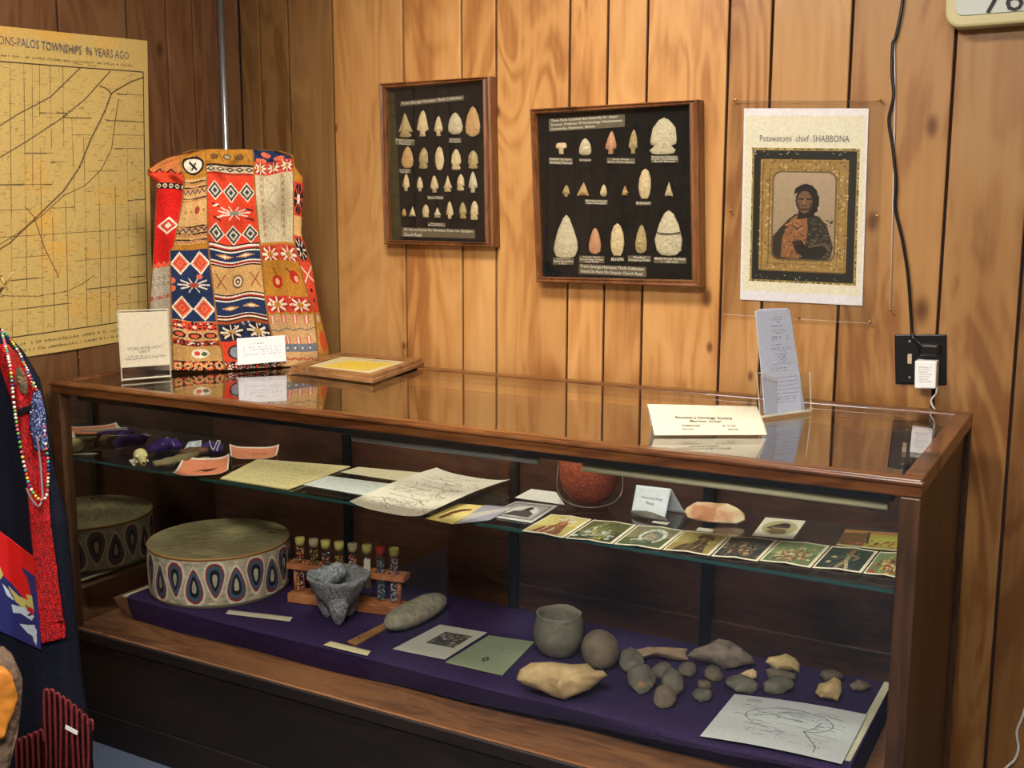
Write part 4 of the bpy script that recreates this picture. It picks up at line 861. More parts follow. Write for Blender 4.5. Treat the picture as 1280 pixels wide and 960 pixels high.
for k, (qu, lab) in enumerate([(((948, 386.5), (984, 385), (1005, 512), (955, 517)), 'second leaflet tucked directly behind the front brochure in the clear holder'), (((944, 388.5), (987.5, 386.5), (1007, 515), (957, 520.5)), 'tall narrow pale blue membership brochure at the front of the clear holder')]):
    n3 = (n+UP*.10).normalized(); o_ = a-n*(.012 if k == 0 else .006)+UP*.005
    q = [PP(u, v, o_, n3) for u, v in qu]
    cc = Cv(90, 250, (196, 202, 220), 44, 130); rnd = random.Random(9)
    if k:
        ink = (92, 92, 118)
        for yy, x0, x1, h in ((9, 22, 33, 1.6), (12, 19, 34, 1.6), (15, 25, 29, 1.6), (20, 18, 34, 1.6), (24.5, 15, 36, 1.2), (27, 16, 36, 1.2), (29, 22, 30, 1.2), (33, 16, 28, 1.2), (35, 16, 28, 1.2), (37, 16, 26, 1.2), (39, 16, 28, 1.2), (32, 34, 38, 1.2), (34.5, 34, 38, 1.2), (37, 34, 38, 1.2), (43, 15, 27, 1.2), (47, 14, 38, 1.2), (49, 14, 38, 1.2), (51, 22, 32, 1.2), (55, 18, 34, 1.6), (58, 21, 31, 1.6), (61, 20, 33, 1.6), (64, 21, 31, 1.6), (72, 12, 30, 1.4), (75, 12, 30, 1.2)): cc.scrib(x0, yy, x1, h, ink, rnd, .75)
        for yy in (67, 84, 89, 94, 99, 104): cc.line([(14, yy), (40, yy-.5)], (120, 120, 150), .5)
        for yy in (108, 111, 114): cc.scrib(13, yy, 36, 1.2, ink, rnd, .6)
    tag(sheet('brochure', cc, quadfn(*q), M['paper'], solid=.0008), lab, 'brochure')

# ------------------------------------------------------------------ things on the glass shelf
def on_shelf(name, quad, cv, label, cat, z=ZS, lift=.0006, m='paper', bend=None, group=None, solid=.0005, parent=None):
    q = px_quad(quad, z+lift+solid)
    o = sheet(name, cv, quadfn(*q, bend=bend), M[m], parent, solid=solid)
    return tag(o, label, cat, group) if not parent else o
def text_page(w, h, bg, ink, rnd, rows, W=60, H=40, al=.5, m=4):
    c = Cv(w, h, bg, W, H)
    for k in range(rows): c.scrib(m, m+(H-2*m)*(k+.5)/rows, W-m-rnd.uniform(0, 4), (H-2*m)/rows*.45, ink, rnd, al)
    return c
R3 = random.Random(11)
def orange_card(seed, bird):
    c = Cv(90, 60, (214, 132, 96), 90, 60); rnd = random.Random(seed)
    c.rect(0, 0, 90, 3, (226, 208, 194)); c.rect(0, 57, 90, 60, (226, 208, 194)); c.rect(0, 0, 3, 60, (226, 208, 194)); c.rect(87, 0, 90, 60, (226, 208, 194))
    for k in range(40): c.line([(rnd.uniform(4, 80), rnd.uniform(5, 55)), (rnd.uniform(10, 86), rnd.uniform(5, 55))], rnd.choice([(224, 146, 110), (204, 116, 80)]), 2, .35)
    if bird: c.poly([(28, 36), (40, 30), (62, 27), (72, 25), (60, 34), (50, 38), (42, 34)], (60, 34, 24))
    else: c.ell(44, 26, 4, 2, (120, 70, 40)); c.ell(66, 24, 4, 2, (40, 26, 20)); c.line([(48, 25), (66, 25)], (150, 96, 60), 1.5)
    return c
bnd = lambda h: (lambda s, t: h*((abs(2*s-1))**4+.8*(abs(2*t-1))**4))
on_shelf('picture_card', ((230, 577), (287, 576), (285, 597), (216, 600)), orange_card(1, True), 'curled salmon-orange picture card with a dark bird shape, nearer of the two', 'card', bend=bnd(.012), group='orange picture cards on the shelf')
on_shelf('picture_card', ((287, 561.5), (349, 562), (345, 576), (289, 577)), orange_card(2, False), 'curled salmon-orange picture card with two small dark marks, further of the two', 'card', bend=bnd(.009), group='orange picture cards on the shelf')
o = on_shelf('document_board', ((322, 573.5), (438, 582.5), (360, 611), (275, 597.5)), text_page(120, 90, (198, 184, 132), (120, 108, 70), R3, 13, al=.5), 'long pale yellow document board, widest sheet left of centre on the glass shelf', 'document', solid=.004, lift=.001)
on_shelf('typed_sheet', ((409, 594.5), (498, 606), (455, 619), (374, 605)), text_page(90, 60, (196, 200, 192), (120, 132, 140), R3, 8), 'pale bluish typed sheet in front of the yellow document board', 'document')
on_shelf('typed_sheet', ((448, 583.5), (541, 592), (512, 603), (425, 590)), text_page(80, 40, (206, 194, 160), (170, 156, 120), R3, 5), 'cream typed sheet lying behind the large sketch map', 'document')
cc = Cv(220, 180, (210, 202, 182), 110, 90); rnd = random.Random(5)
for k in range(44):
    x, y = rnd.uniform(8, 95), rnd.uniform(10, 80); p = [(x, y)]
    for j in range(5): x += rnd.uniform(-4, 14); y += rnd.uniform(-5, 5); p.append((min(x, 106), min(max(y, 6), 84)))
    cc.line(p, (96, 90, 84), .55, .7)
for k in range(9): cc.scrib(10+rnd.uniform(0, 20), 10+k*8.6, 50+rnd.uniform(0, 45), 1.8, (104, 100, 100), rnd, .6)
on_shelf('sketch_map', ((546, 589), (638, 604), (527, 648), (437, 630)), cc, 'large white hand-drawn sketch map with curled corners in the middle of the shelf', 'map', lift=.012, bend=lambda s, t: .010*(abs(2*s-1)**3)+.004*math.sin(4*t))
cc = Cv(80, 60, (212, 192, 120), 80, 60); cc.poly([(20, 50), (26, 28), (38, 18), (60, 14), (66, 18), (50, 24), (40, 34), (34, 52)], (92, 52, 26)); cc.line([(30, 44), (46, 40)], (60, 34, 20), 2); cc.ell(60, 17, 5, 3, (120, 70, 34))
on_shelf('bird_print', ((573, 629), (607, 632), (566, 655), (531, 648)), cc, 'yellow print of a brown bird poking out from under the sketch map', 'print', lift=.002, m='gloss')
cc = Cv(60, 40, (150, 148, 160), 60, 40); cc.poly([(0, 40), (0, 20), (60, 0), (60, 10)], (186, 178, 170))
on_shelf('glossy_leaflet', ((606, 631), (641, 634), (612, 650), (568, 655)), cc, 'shiny grey leaflet beside the yellow bird print', 'leaflet', lift=.004, m='gloss')
cc = Cv(90, 70, (190, 186, 180), 90, 70); cc.rect(5, 5, 85, 65, (116, 112, 108)); cc.rect(10, 9, 80, 61, (160, 158, 152)); cc.ell(46, 36, 28, 22, (206, 202, 194)); cc.poly([(22, 56), (30, 38), (42, 34), (44, 24), (52, 22), (58, 34), (70, 40), (72, 56)], (72, 68, 64)); cc.ell(51, 24, 6, 7, (54, 50, 48))
on_shelf('portrait_photo', ((645, 626.5), (697, 632), (665, 653), (606, 644)), cc, 'black and white portrait photo in a plastic sleeve on the glass shelf', 'photo', m='gloss', solid=.002)
on_shelf('note_card', ((664, 611), (695, 615), (706, 631), (643, 622)), text_page(60, 30, (212, 208, 196), (180, 176, 170), R3, 4), 'blank white card behind the black and white portrait photo', 'card', lift=.006)
# eight postcards
def postcard(k):
    c = Cv(90, 64, (214, 204, 176), 90, 64); rnd = random.Random(20+k)
    bg, bg2, fig = [((186, 172, 104), (160, 150, 84), [(112, 60, 34), (196, 186, 160), (150, 50, 34), (80, 84, 50)]),
          ((84, 84, 44), (54, 56, 36), [(178, 156, 56), (150, 150, 130), (170, 178, 170), (104, 108, 50)]),
          ((120, 116, 84), (76, 84, 50), [(176, 178, 160), (104, 108, 100), (196, 194, 176), (64, 70, 50)]),
          ((160, 144, 84), (140, 122, 66), [(66, 48, 30), (88, 66, 42), (134, 116, 84), (52, 40, 28)]),
          ((70, 74, 64), (46, 50, 50), [(140, 104, 74), (104, 84, 60), (160, 134, 96), (46, 40, 34)]),
          ((120, 136, 92), (90, 104, 68), [(168, 140, 96), (188, 172, 140), (66, 56, 44), (110, 70, 44)]),
          ((54, 66, 54), (42, 52, 46), [(140, 120, 84), (176, 160, 120), (70, 60, 44), (110, 128, 130)]),
          ((116, 134, 90), (96, 112, 74), [(160, 60, 34), (196, 164, 60), (90, 50, 34), (200, 190, 140)])][k]
    c.rect(3, 3, 84, 61, bg); c.poly([(3, 40), (84, 30), (84, 61), (3, 61)], bg2)
    if k in (0, 3):
        c.poly([(14, 61), (22, 44), (40, 36), (46, 24), (62, 22), (66, 38), (74, 61)], fig[0]); c.ell(54, 22, 9, 10, fig[0])
        for a in range(14): an = PI+a*PI/13; c.line([(54, 22), (54+17*math.cos(an), 20+13*math.sin(an))], fig[1], 2.6)
        c.ell(53, 24, 5, 7, (150, 96, 60))
        for a in range(9): c.line([(30+a*4, 40+a % 3), (26+a*4, 60)], fig[a % 4], 2.4)
    elif k == 2:
        c.ell(50, 30, 24, 22, fig[2]); c.ell(50, 32, 18, 16, fig[1]); c.ell(48, 34, 9, 11, (150, 130, 100)); c.line([(20, 46), (44, 40)], fig[0], 4); c.poly([(30, 61), (38, 46), (60, 46), (66, 61)], fig[3])
    elif k == 6:
        c.line([(48, 14), (48, 40), (40, 58)], fig[0], 8); c.line([(48, 36), (58, 58)], fig[1], 6); c.line([(48, 22), (66, 26), (60, 36)], fig[0], 4); c.ell(48, 12, 5, 6, (150, 90, 56)); c.ell(22, 30, 6, 3, fig[1]); c.ell(18, 44, 5, 3, fig[1])
    else:
        for a in range(46): c.ell(rnd.gauss(46, 15), rnd.gauss(38, 9), rnd.uniform(2, 7), rnd.uniform(1.5, 5), rnd.choice(fig))
        for a in range(4): c.line([(20+a*14, 22), (12+a*18, 54)], rnd.choice(fig), 2)
        pass
    for a in range(260):
        x, y = rnd.gauss(46, 18), rnd.uniform(6, 60); cl = fig[rnd.randrange(4)] if abs(x-46) < 22 and rnd.random() < .6 else rnd.choice([bg, bg2]); c.line([(x, y), (x+rnd.uniform(-4, 4), y+rnd.uniform(-2, 2))], [q_*rnd.uniform(.75, 1.15) for q_ in cl], rnd.uniform(.8, 2), .55)
    if 1:
        c.rect(0, 0, 90, 3, (214, 204, 176)); c.rect(0, 61, 90, 64, (214, 204, 176)); c.rect(0, 0, 3, 64, (214, 204, 176)); c.rect(84, 0, 90, 64, (214, 204, 176))
    return c
PC = [((689, 643), (740, 649.5), (704, 673), (652, 664), 'a feathered headdress portrait on yellow'), ((742, 650), (796, 656.5), (765, 680.5), (706, 673), 'a yellow-clad rider in dark green woods'), ((798, 656.5), (856, 663.5), (826, 687.5), (767, 680.5), 'a round white headdress on green'),
      ((857, 663.5), (912, 670.5), (887, 695), (828, 687.5), 'a dark brown figure on olive yellow'), ((914, 671), (973, 675.5), (947, 702), (889, 695.5), 'a dark brown group on charcoal'), ((975, 676), (1038, 682.5), (1013, 710), (949, 701), 'a cream and brown crowd on green'),
      ((1040, 683), (1098, 689.5), (1077, 716.5), (1015, 710), 'a dancing figure on dark green'), ((1100, 690), (1140, 694.5), (1130, 724), (1079, 717), 'a red and yellow figure, at the right end')]
for k, (a, b, c, d, l) in enumerate(PC):
    on_shelf('postcard', (a, b, c, d), postcard(k), 'postcard in the front row showing '+l, 'postcard', bend=lambda s, t: .0025*(1-abs(2*s-1))**2+.001, lift=.0004, group='row of postcards on the glass shelf')
cc = Cv(90, 64, (214, 206, 184), 90, 64); cc.ell(46, 32, 38, 24, (170, 158, 116)); cc.poly([(16, 36), (34, 22), (52, 14), (64, 18), (68, 28), (60, 36), (40, 40)], (74, 66, 54)); cc.poly([(22, 46), (36, 36), (64, 38), (66, 50), (40, 54)], (110, 92, 62)); cc.ell(54, 20, 10, 5, (50, 46, 44)); cc.line([(30, 34), (60, 34)], (150, 134, 96), 3)
on_shelf('oval_picture_card', ((957, 646.5), (1007.5, 651), (991, 673.5), (940, 669)), cc, 'white card with a brown oval picture, right of the shell', 'card', m='gloss', lift=.003, solid=.001)
cc = Cv(110, 50, (150, 140, 66), 110, 50); rnd = random.Random(6); cc.rect(0, 0, 110, 10, (150, 108, 60)); cc.poly([(0, 10), (40, 8), (36, 50), (0, 50)], (96, 70, 44)); cc.poly([(50, 20), (110, 16), (110, 40), (46, 44)], (160, 158, 70))
for k in range(80): cc.ell(rnd.uniform(0, 110), rnd.uniform(26, 48), 2.5, 1.4, rnd.choice([(120, 70, 44), (160, 120, 70), (70, 60, 34), (150, 60, 40)]))
cc.line([(38, 6), (40, 34)], (60, 44, 30), 4); cc.rect(0, 47, 110, 50, (186, 170, 130))
on_shelf('landscape_postcard', ((1057, 661.5), (1148, 668), (1144, 691), (1045, 681)), cc, 'autumn landscape postcard at the right end behind the row', 'postcard', lift=.004, m='gloss', solid=.001)
on_shelf('small_label', ((873, 659), (893, 661.5), (891, 665.5), (870, 663)), Cv(4, 4, (214, 206, 190)), 'tiny white label in front of the shell', 'label')
# dark stone blade with its label and tent card
c = PZ(812, 648, ZS); s = mpp(c)
o = inflate('stone_knife', [(-.055, 0), (-.03, .018), (.01, .016), (.055, 0), (.02, -.014), (-.03, -.016)], Vector((c.x, c.y, ZS+.006)), Vector((.96, -.28, 0)), Vector((.28, .96, 0)), UP, .006, .0055, M['stone'], nz=.002, seed=3)
tag(o, 'long dark stone blade in front of the small white tent card', 'stone blade')
on_shelf('small_label', ((818, 650), (838, 652.5), (834, 656), (814, 653)), Cv(4, 4, (206, 202, 190)), 'tiny white label in front of the dark stone blade', 'label')
tl = PZ(795, 606.5, ZS+.052); tr = PZ(839, 611, ZS+.052); bl = PZ(789, 641, ZS+.013); br = PZ(831, 648, ZS+.013)
bl = PZ(789, 641, ZS+.0008); br = PZ(831, 648.5, ZS+.0008); tl = PZ(795.5, 606, bl.z+.062); tr = PZ(839, 611, bl.z+.062)
tk = thing('folded_place_card', 'small white folded card with a handwritten caption on the glass shelf', 'card', bl.lerp(br, .5))
cw = Cv(10, 10, (204, 208, 212)); sheet('front_leaf', cw, quadfn(tl, tr, br, bl), M['paper'], tk, solid=.0006)
bl2 = tl+Vector((.022, .036, 0)); br2 = tr+Vector((.022, .036, 0)); bl2.z = br2.z = ZS+.0008; sheet('back_leaf', cw, quadfn(tr, tl, bl2, br2), M['paper'], tk, solid=.0006)
f_ = quadfn(tl, tr, br, bl); lettering('Knives and Scrap', f_(.22, .35), f_(.82, .35), f_(.82, .46), f_(.22, .46), M['ink2'], tk); lettering('Pieces', f_(.38, .52), f_(.62, .52), f_(.62, .62), f_(.38, .62), M['ink2'], tk)
# red clay kettle with wire handle
c = PZ(727, 633, ZS); s = mpp(c); rr = 38*s; cb = Vector((c.x, c.y+rr*.55, ZS+.001))
hgt = .105
kt = thing('clay_kettle', 'rust-red rounded clay kettle with a thin wire handle on the glass shelf', 'kettle', cb)
bm = BM(); lathe(bm, [(0, .0), (rr*.35, .001), (rr*.62, .010), (rr*.84, .030), (rr*.96, .055), (rr*1.0, .08), (rr*.98, hgt), (rr*.93, hgt+.002), (rr*.92, hgt-.004), (rr*.9, .07), (rr*.6, .02), (0, .012)], cb, 48); obj('vessel', bm, M['clay'], kt, smooth=True)
bm = BM(); hp = []
for k in range(25):
    a = PI*k/24; hp.append(cb+RIGHT*(-math.cos(a)*rr*1.08)+TOCAM*(rr*.35+math.sin(a)*rr*.55)+UP*(hgt*.62-(math.sin(a)**.5)*hgt*.58))
hp = [cb-RIGHT*rr+UP*hgt*.95]+hp+[cb+RIGHT*rr+UP*hgt*.95]
tube(bm, smooth_path(hp, 2), .0018, 8); obj('handle', bm, M['wire'], kt, smooth=True)
# shell
c = PZ(894, 656, ZS); s = mpp(c); aV = (UP*.72-TOCAM*.69).normalized(); aN = (TOCAM*.72+UP*.69).normalized()
pts = [(-38, 12), (-34, 19), (-20, 24), (0, 24), (18, 22), (32, 17), (38, 10), (37, 3), (28, -2), (10, -1), (-8, 0), (-22, 2), (-34, 6)]
pts = [(x+.9*math.sin(k*2.1), y+.9*math.cos(k*3.3)) for k, (x, y) in enumerate(pts)]
o = inflate('shell', [(x*s, y*s*1.15) for x, y in pts], c+UP*.006-TOCAM*.0, RIGHT, aV, aN, .0045, .004, M['shell'], nz=.004, seed=9, exp=3.5)
tag(o, 'flat cream and rust mussel shell lying behind the postcards', 'shell')
# bird skull, rolled hide, pouches
def skull(u, v, s_, lab, az, grp=None):
    c = PZ(u, v, ZS+.001); d = Vector((math.cos(az), math.sin(az), 0)); p = Vector((-d.y, d.x, 0))
    t = thing('animal_skull', lab, 'skull', c)
    R_ = Matrix((d, p, UP)).transposed(); bm = BM()
    ell(bm, c+UP*.017*s_-d*.010*s_, .019*s_, .014*s_, .0145*s_, R_, 3); ell(bm, c+UP*.013*s_+d*.010*s_, .020*s_, .0085*s_, .010*s_, R_, 3); ell(bm, c+UP*.0095*s_+d*.024*s_, .014*s_, .0058*s_, .0065*s_, R_, 3)
    for sg in (1, -1): ell(bm, c+UP*.0085*s_+d*.004*s_+p*sg*.011*s_, .015*s_, .0022*s_, .0024*s_, R_, 2); ell(bm, c+UP*.019*s_+d*.004*s_+p*sg*.010*s_, .005*s_, .0025*s_, .002*s_, R_, 2)
    o = obj('cranium', bm, M['skull'], t, smooth=True)
    md = o.modifiers.new('r', 'REMESH'); md.mode = 'VOXEL'; md.voxel_size = .0016; md.use_smooth_shade = True
    for sgn in (1, -1):
        bm = BM(); ell(bm, c+UP*.0145*s_+d*.0075*s_+p*sgn*.0078*s_, .0045*s_, .0022*s_, .0034*s_, R_, 2); obj('eye_socket', bm, M['dark'], t, smooth=True)
    bm = BM(); ell(bm, c+UP*.011*s_+d*.0365*s_, .0022*s_, .0028*s_, .0028*s_, R_, 2); obj('nose_opening', bm, M['dark'], t, smooth=True)
skull(177, 581, 1.35, 'small ivory animal skull near the front left of the glass shelf', math.radians(-35))
on_shelf('specimen_label', ((161, 575), (169, 573), (178, 579), (167, 582)), Cv(4, 4, (206, 200, 180)), 'tiny white label just left of the animal skull', 'label', lift=.002)
on_shelf('specimen_label', ((252, 571), (262, 571), (263, 577), (250, 577)), Cv(4, 4, (206, 194, 150)), 'tiny cream label in front of the brown leather pouch', 'label', lift=.002)
def limp(name, pts, z, r, m, lab, cat, parent=None, flat=.6):
    bm = BM(); P3 = smooth_path([PZ(u, v, z) for u, v in pts], 5); n = len(P3)
    rr = [r*(.55+.45*math.sin(PI*min(1, max(0, (i+.8)/n))))*(1+.12*math.sin(i*1.7)) for i in range(n)]
    tube(bm, P3, rr, 14)
    for v_ in bm.verts: v_.co.z = z+(v_.co.z-z)*flat
    bmesh.ops.translate(bm, verts=bm.verts, vec=(0, 0, r*flat*1.12+.0006-0))
    o = obj(name, bm, m, parent, smooth=True)
    return tag(o, lab, cat) if lab else o
limp('rolled_hide', [(192, 586), (212, 583), (234, 577), (246, 572)], ZS, .019, M['suede'], 'rolled olive hide bundle lying on the glass shelf near its front edge', 'hide roll')
limp('leather_pouch', [(226, 571), (240, 569), (252, 569), (258, 567)], ZS, .018, M['leather'], 'flattened brown leather pouch behind the olive hide bundle', 'pouch')
pb = limp('drawstring_pouch', [(188, 569), (200, 566), (210, 562), (222, 566)], ZS, .028, M['pouch'], 'large purple velvet drawstring pouch left of the plastic packet', 'pouch')
bm = BM(); tube(bm, smooth_path([PZ(203, 555, ZS+.03), PZ(210, 551, ZS+.03), PZ(207, 547, ZS+.03), PZ(213, 549, ZS+.03), PZ(218, 557, ZS+.03)]), .0012, 6); obj('drawstring', bm, M['lace'], pb)
pb = limp('drawstring_pouch', [(256, 565), (264, 563), (272, 566), (268, 571)], ZS, .020, M['pouch'], 'small dark purple pouch with white lacing beside the plastic packet', 'pouch')
bm = BM(); tube(bm, smooth_path([PZ(u, v, ZS+.028) for u, v in ((262, 551), (264, 559), (267, 562), (270, 555), (272, 551), (275, 552), (273, 557), (271, 563))]), .0018, 6); obj('drawstring', bm, M['lace'], pb)
cc = Cv(30, 24, (176, 182, 190), 30, 24); rnd = random.Random(5); cc.rect(10, 2, 16, 24, (216, 214, 206)); [cc.line([(rnd.uniform(0, 30), rnd.uniform(0, 24)), (rnd.uniform(0, 30), rnd.uniform(0, 24))], (226, 228, 232), 1) for k in range(9)]
q = [PZ(225, 560, ZS+.012), PZ(251, 559, ZS+.010), PZ(252, 551, ZS+.02), PZ(236, 553, ZS+.02)]
tag(sheet('plastic_packet', cc, quadfn(PZ(236, 552, ZS+.02), PZ(252, 550, ZS+.02), PZ(252, 561, ZS+.006), PZ(229, 563, ZS+.006)), M['gloss'], solid=.001), 'small shiny clear packet with a white label among the pouches', 'packet')
limp('bone_awl', [(224, 556), (221, 551), (220, 548)], ZS+.02, .002, M['bone'], 'thin bone stub resting on the large purple pouch', 'bone')

# ------------------------------------------------------------------ things on the purple board
ZQ = ZP+.0006
# drum
cz_ = PZ(278, 735, ZQ); sD = mpp(cz_); rD = 85.5*sD*1.0
base = PZ(277.5, 760.5, ZQ); cD = Vector((base.x, base.y, ZQ)) - (Vector((CAM.x-base.x, CAM.y-base.y, 0)).normalized())*rD
hD = PY(276, 699, base.y).z - ZQ
dr = thing('hand_drum', 'round painted hide drum ringed with teardrop patterns on the purple board', 'drum', cD)
def drum_side():
    c = Cv(900, 90, (172, 158, 134), 360, 60)
    rnd = random.Random(7)
    for k in range(500): c.ell(rnd.uniform(0, 360), rnd.uniform(0, 60), rnd.uniform(1, 5), rnd.uniform(1, 3), rnd.choice([(182, 168, 142), (156, 142, 118), (190, 178, 158)]))
    for k in range(22):
        cx = 9+k*360/22; up = k % 2
        def tear(sx, sy, cy, col):
            pts = []
            for a in range(28):
                th = a/28*2*PI; x = math.sin(th)*(1-.45*math.cos(th))*.8; y = -math.cos(th)
                pts.append((cx+x*sx*(1 if True else 1), cy+(y if up else -y)*sy))
            c.poly(pts, col)
        cy = 33 if up else 26
        tear(10.2, 25, cy, (206, 196, 178)); tear(8.4, 21, cy, (140, 46, 36)); tear(7.0, 18.2, cy, (66, 86, 112)); tear(4.6, 13.2, cy, (24, 24, 26)); tear(2.3, 8, cy, (176, 164, 140))
    c.rect(0, 0, 360, 2.5, (150, 96, 50)); c.rect(0, 56, 360, 60, (120, 110, 92)); c.speck(.08, 3); return c
a0 = math.atan2(CAM.y-cD.y, CAM.x-cD.x)
def fd(s, t):
    a = a0-PI+2*PI*s+.05; r = rD*(1-.012*math.sin(PI*t)*-1) + (.0015*math.sin(a*22) if .1 < t < .9 else 0)
    if t > .93: r -= (t-.93)*.05
    return cD+Vector((r*math.cos(a), r*math.sin(a), hD*(1-t)))
sheet('drum_shell', drum_side(), fd, M['skin'], dr, solid=.003)
cc = Cv(120, 120, (146, 134, 98), 120, 120); rnd = random.Random(3)
for k in range(160):
    x, y = rnd.uniform(0, 120), rnd.uniform(0, 120); a = rnd.uniform(-.4, .3); l = rnd.uniform(8, 40)
    cc.line([(x, y), (x+l*math.cos(a), y+l*math.sin(a))], rnd.choice([(172, 158, 116), (120, 108, 80), (98, 92, 70), (186, 168, 120)]), rnd.uniform(.8, 3), .35)
cc.line([(30, 60), (60, 56), (84, 40)], (170, 152, 100), 5, .5); cc.ell(104, 44, 4, 2, (50, 40, 32)); cc.speck(.06, 1)
def fh(s, t):   # disc mapped from the square grid
    x, y = 2*s-1, 1-2*t; dx = x*math.sqrt(1-y*y/2); dy = y*math.sqrt(1-x*x/2); r2 = dx*dx+dy*dy
    v = RIGHT*dx*rD*1.0 - TOCAM*dy*rD*1.0
    return cD+v+UP*(hD+.0025+.003*(1-r2))
sheet('drumhead', cc, fh, M['skin'], dr, solid=.003)
bm = BM(); tube(bm, [cD+Vector((math.cos(a)*rD, math.sin(a)*rD, hD)) for a in [2*PI*k/64 for k in range(65)]], .0030, 8, cap=False); obj('rim_cord', bm, mat('tan_rim_cord', (176, 132, 78), .7), dr, smooth=True)
bm = BM()
for x in (.93, 1.0):
    p_ = cD+RIGHT*rD*x+TOCAM*rD*.25; tube(bm, [p_+UP*(hD*.95)+RIGHT*.006, p_+UP*(hD*.5)+RIGHT*.010, p_+UP*.03+RIGHT*.006], .0018, 6)
obj('lacing', bm, M['leather'], dr)
# test tube rack
a = PZ(362, 752, ZQ+.001); b = PZ(505, 776, ZQ+.001)      # front bottom corners of the base
a = PZ(359, 753, ZQ+.001); b = PZ(500, 772, ZQ+.001); d = (b-a); Lr = d.length; d.normalize(); nb = Vector((-d.y, d.x, 0))
rk = thing('test_tube_rack', 'reddish wooden test tube rack holding eight tubes of beads', 'rack', a.lerp(b, .5))
def obox(bm, o, l0, l1, w0, w1, z0, z1):
    f = lambda l, w, z: o+d*l+nb*w+UP*z
    hexa(bm, [f(l0, w0, z0), f(l1, w0, z0), f(l1, w1, z0), f(l0, w1, z0)], [f(l0, w0, z1), f(l1, w0, z1), f(l1, w1, z1), f(l0, w1, z1)])
ztop = PY(362, 706, a.y).z - ZQ
sR = mpp(a)
bm = BM(); obox(bm, a, 0, Lr, 0, .055, 0, .026); obj('base', bm, M['rack'], rk, bevel=.003)
tubs = [(378, 'multicoloured beads, leftmost', 0), (395, 'tiny gold and brown beads', 0), (411, 'white, red and green beads', 0), (428, 'green and yellow beads', 0), (445, 'orange and white beads', 0), (463, 'white sticks', 0), (480, 'dark blue-green beads under a red stopper', 0), (497, 'silver and pink beads, rightmost', 0)]
RT = .0125
def tube_l(u):   # length along the rack where pixel column u meets the row
    lo, hi = -.05, Lr+.05
    for _ in range(40):
        m_ = (lo+hi)/2; p_ = a+d*m_+nb*.028+UP*.08; w_ = p_-CAM; uu = 640+F*w_.dot(_r)/w_.dot(_f)
        if uu < u: lo = m_
        else: hi = m_
    return lo
ls = [tube_l(u-2 if u < 400 else u-3+((u-400)/97)*-1) for u, _, _ in tubs]
bm = BM(); NX = []
o2 = a; l0, l1 = -.004, Lr+.008     # top bar drawn as a plate with real holes: strips between the tubes plus side rails
zt0, zt1 = ztop-.016, ztop
obox(bm, o2, l0, l1, .008, .028-RT-.001, zt0, zt1); obox(bm, o2, l0, l1, .028+RT+.001, .048, zt0, zt1)
e = [l0]+[x for l in ls for x in (l-RT-.001, l+RT+.001)]+[l1]
for k in range(0, len(e), 2):
    if e[k+1] > e[k]: obox(bm, o2, e[k], e[k+1], .028-RT-.001, .028+RT+.001, zt0+.0002, zt1-.0002)
obj('top_bar', bm, M['rack'], rk)
for l in (.012, Lr-.014):
    bm = BM(); tube(bm, [a+d*l+nb*.028+UP*.026, a+d*l+nb*.028+UP*zt0], .006, 12); obj('post', bm, M['rack'], rk, smooth=True)
beadcol = [[(170, 60, 30), (190, 140, 50), (200, 190, 160), (150, 40, 30)], [(160, 140, 60), (110, 90, 44), (90, 80, 50)], [(200, 200, 200), (160, 40, 40), (60, 110, 90), (70, 90, 140)], [(60, 100, 44), (190, 150, 50), (170, 50, 30), (100, 120, 50)], [(200, 90, 40), (200, 200, 190), (170, 50, 30)], [(214, 206, 186)], [(60, 86, 90), (90, 120, 120), (150, 160, 160), (40, 60, 90)], [(170, 160, 170), (150, 100, 110), (90, 80, 90), (200, 190, 190)]]
bead_mat = paint('coloured_beads', .3, spec=.6, nz=0)
def beads_mesh(name, specs, parent, m=None):   # specs: (pos, r, colour)
    bm = BM(); ly = bm.loops.layers.float_color.new('Col')
    for p_, r, c_ in specs:
        n0 = len(bm.faces); bmesh.ops.create_icosphere(bm, subdivisions=1, radius=r, matrix=Matrix.Translation(p_)); bm.faces.ensure_lookup_table(); lc = lin(c_)+(1,)
        for f in bm.faces[n0:]:
            for l in f.loops: l[ly] = lc
    return obj(name, bm, m or bead_mat, parent, smooth=True)
Htube = .135
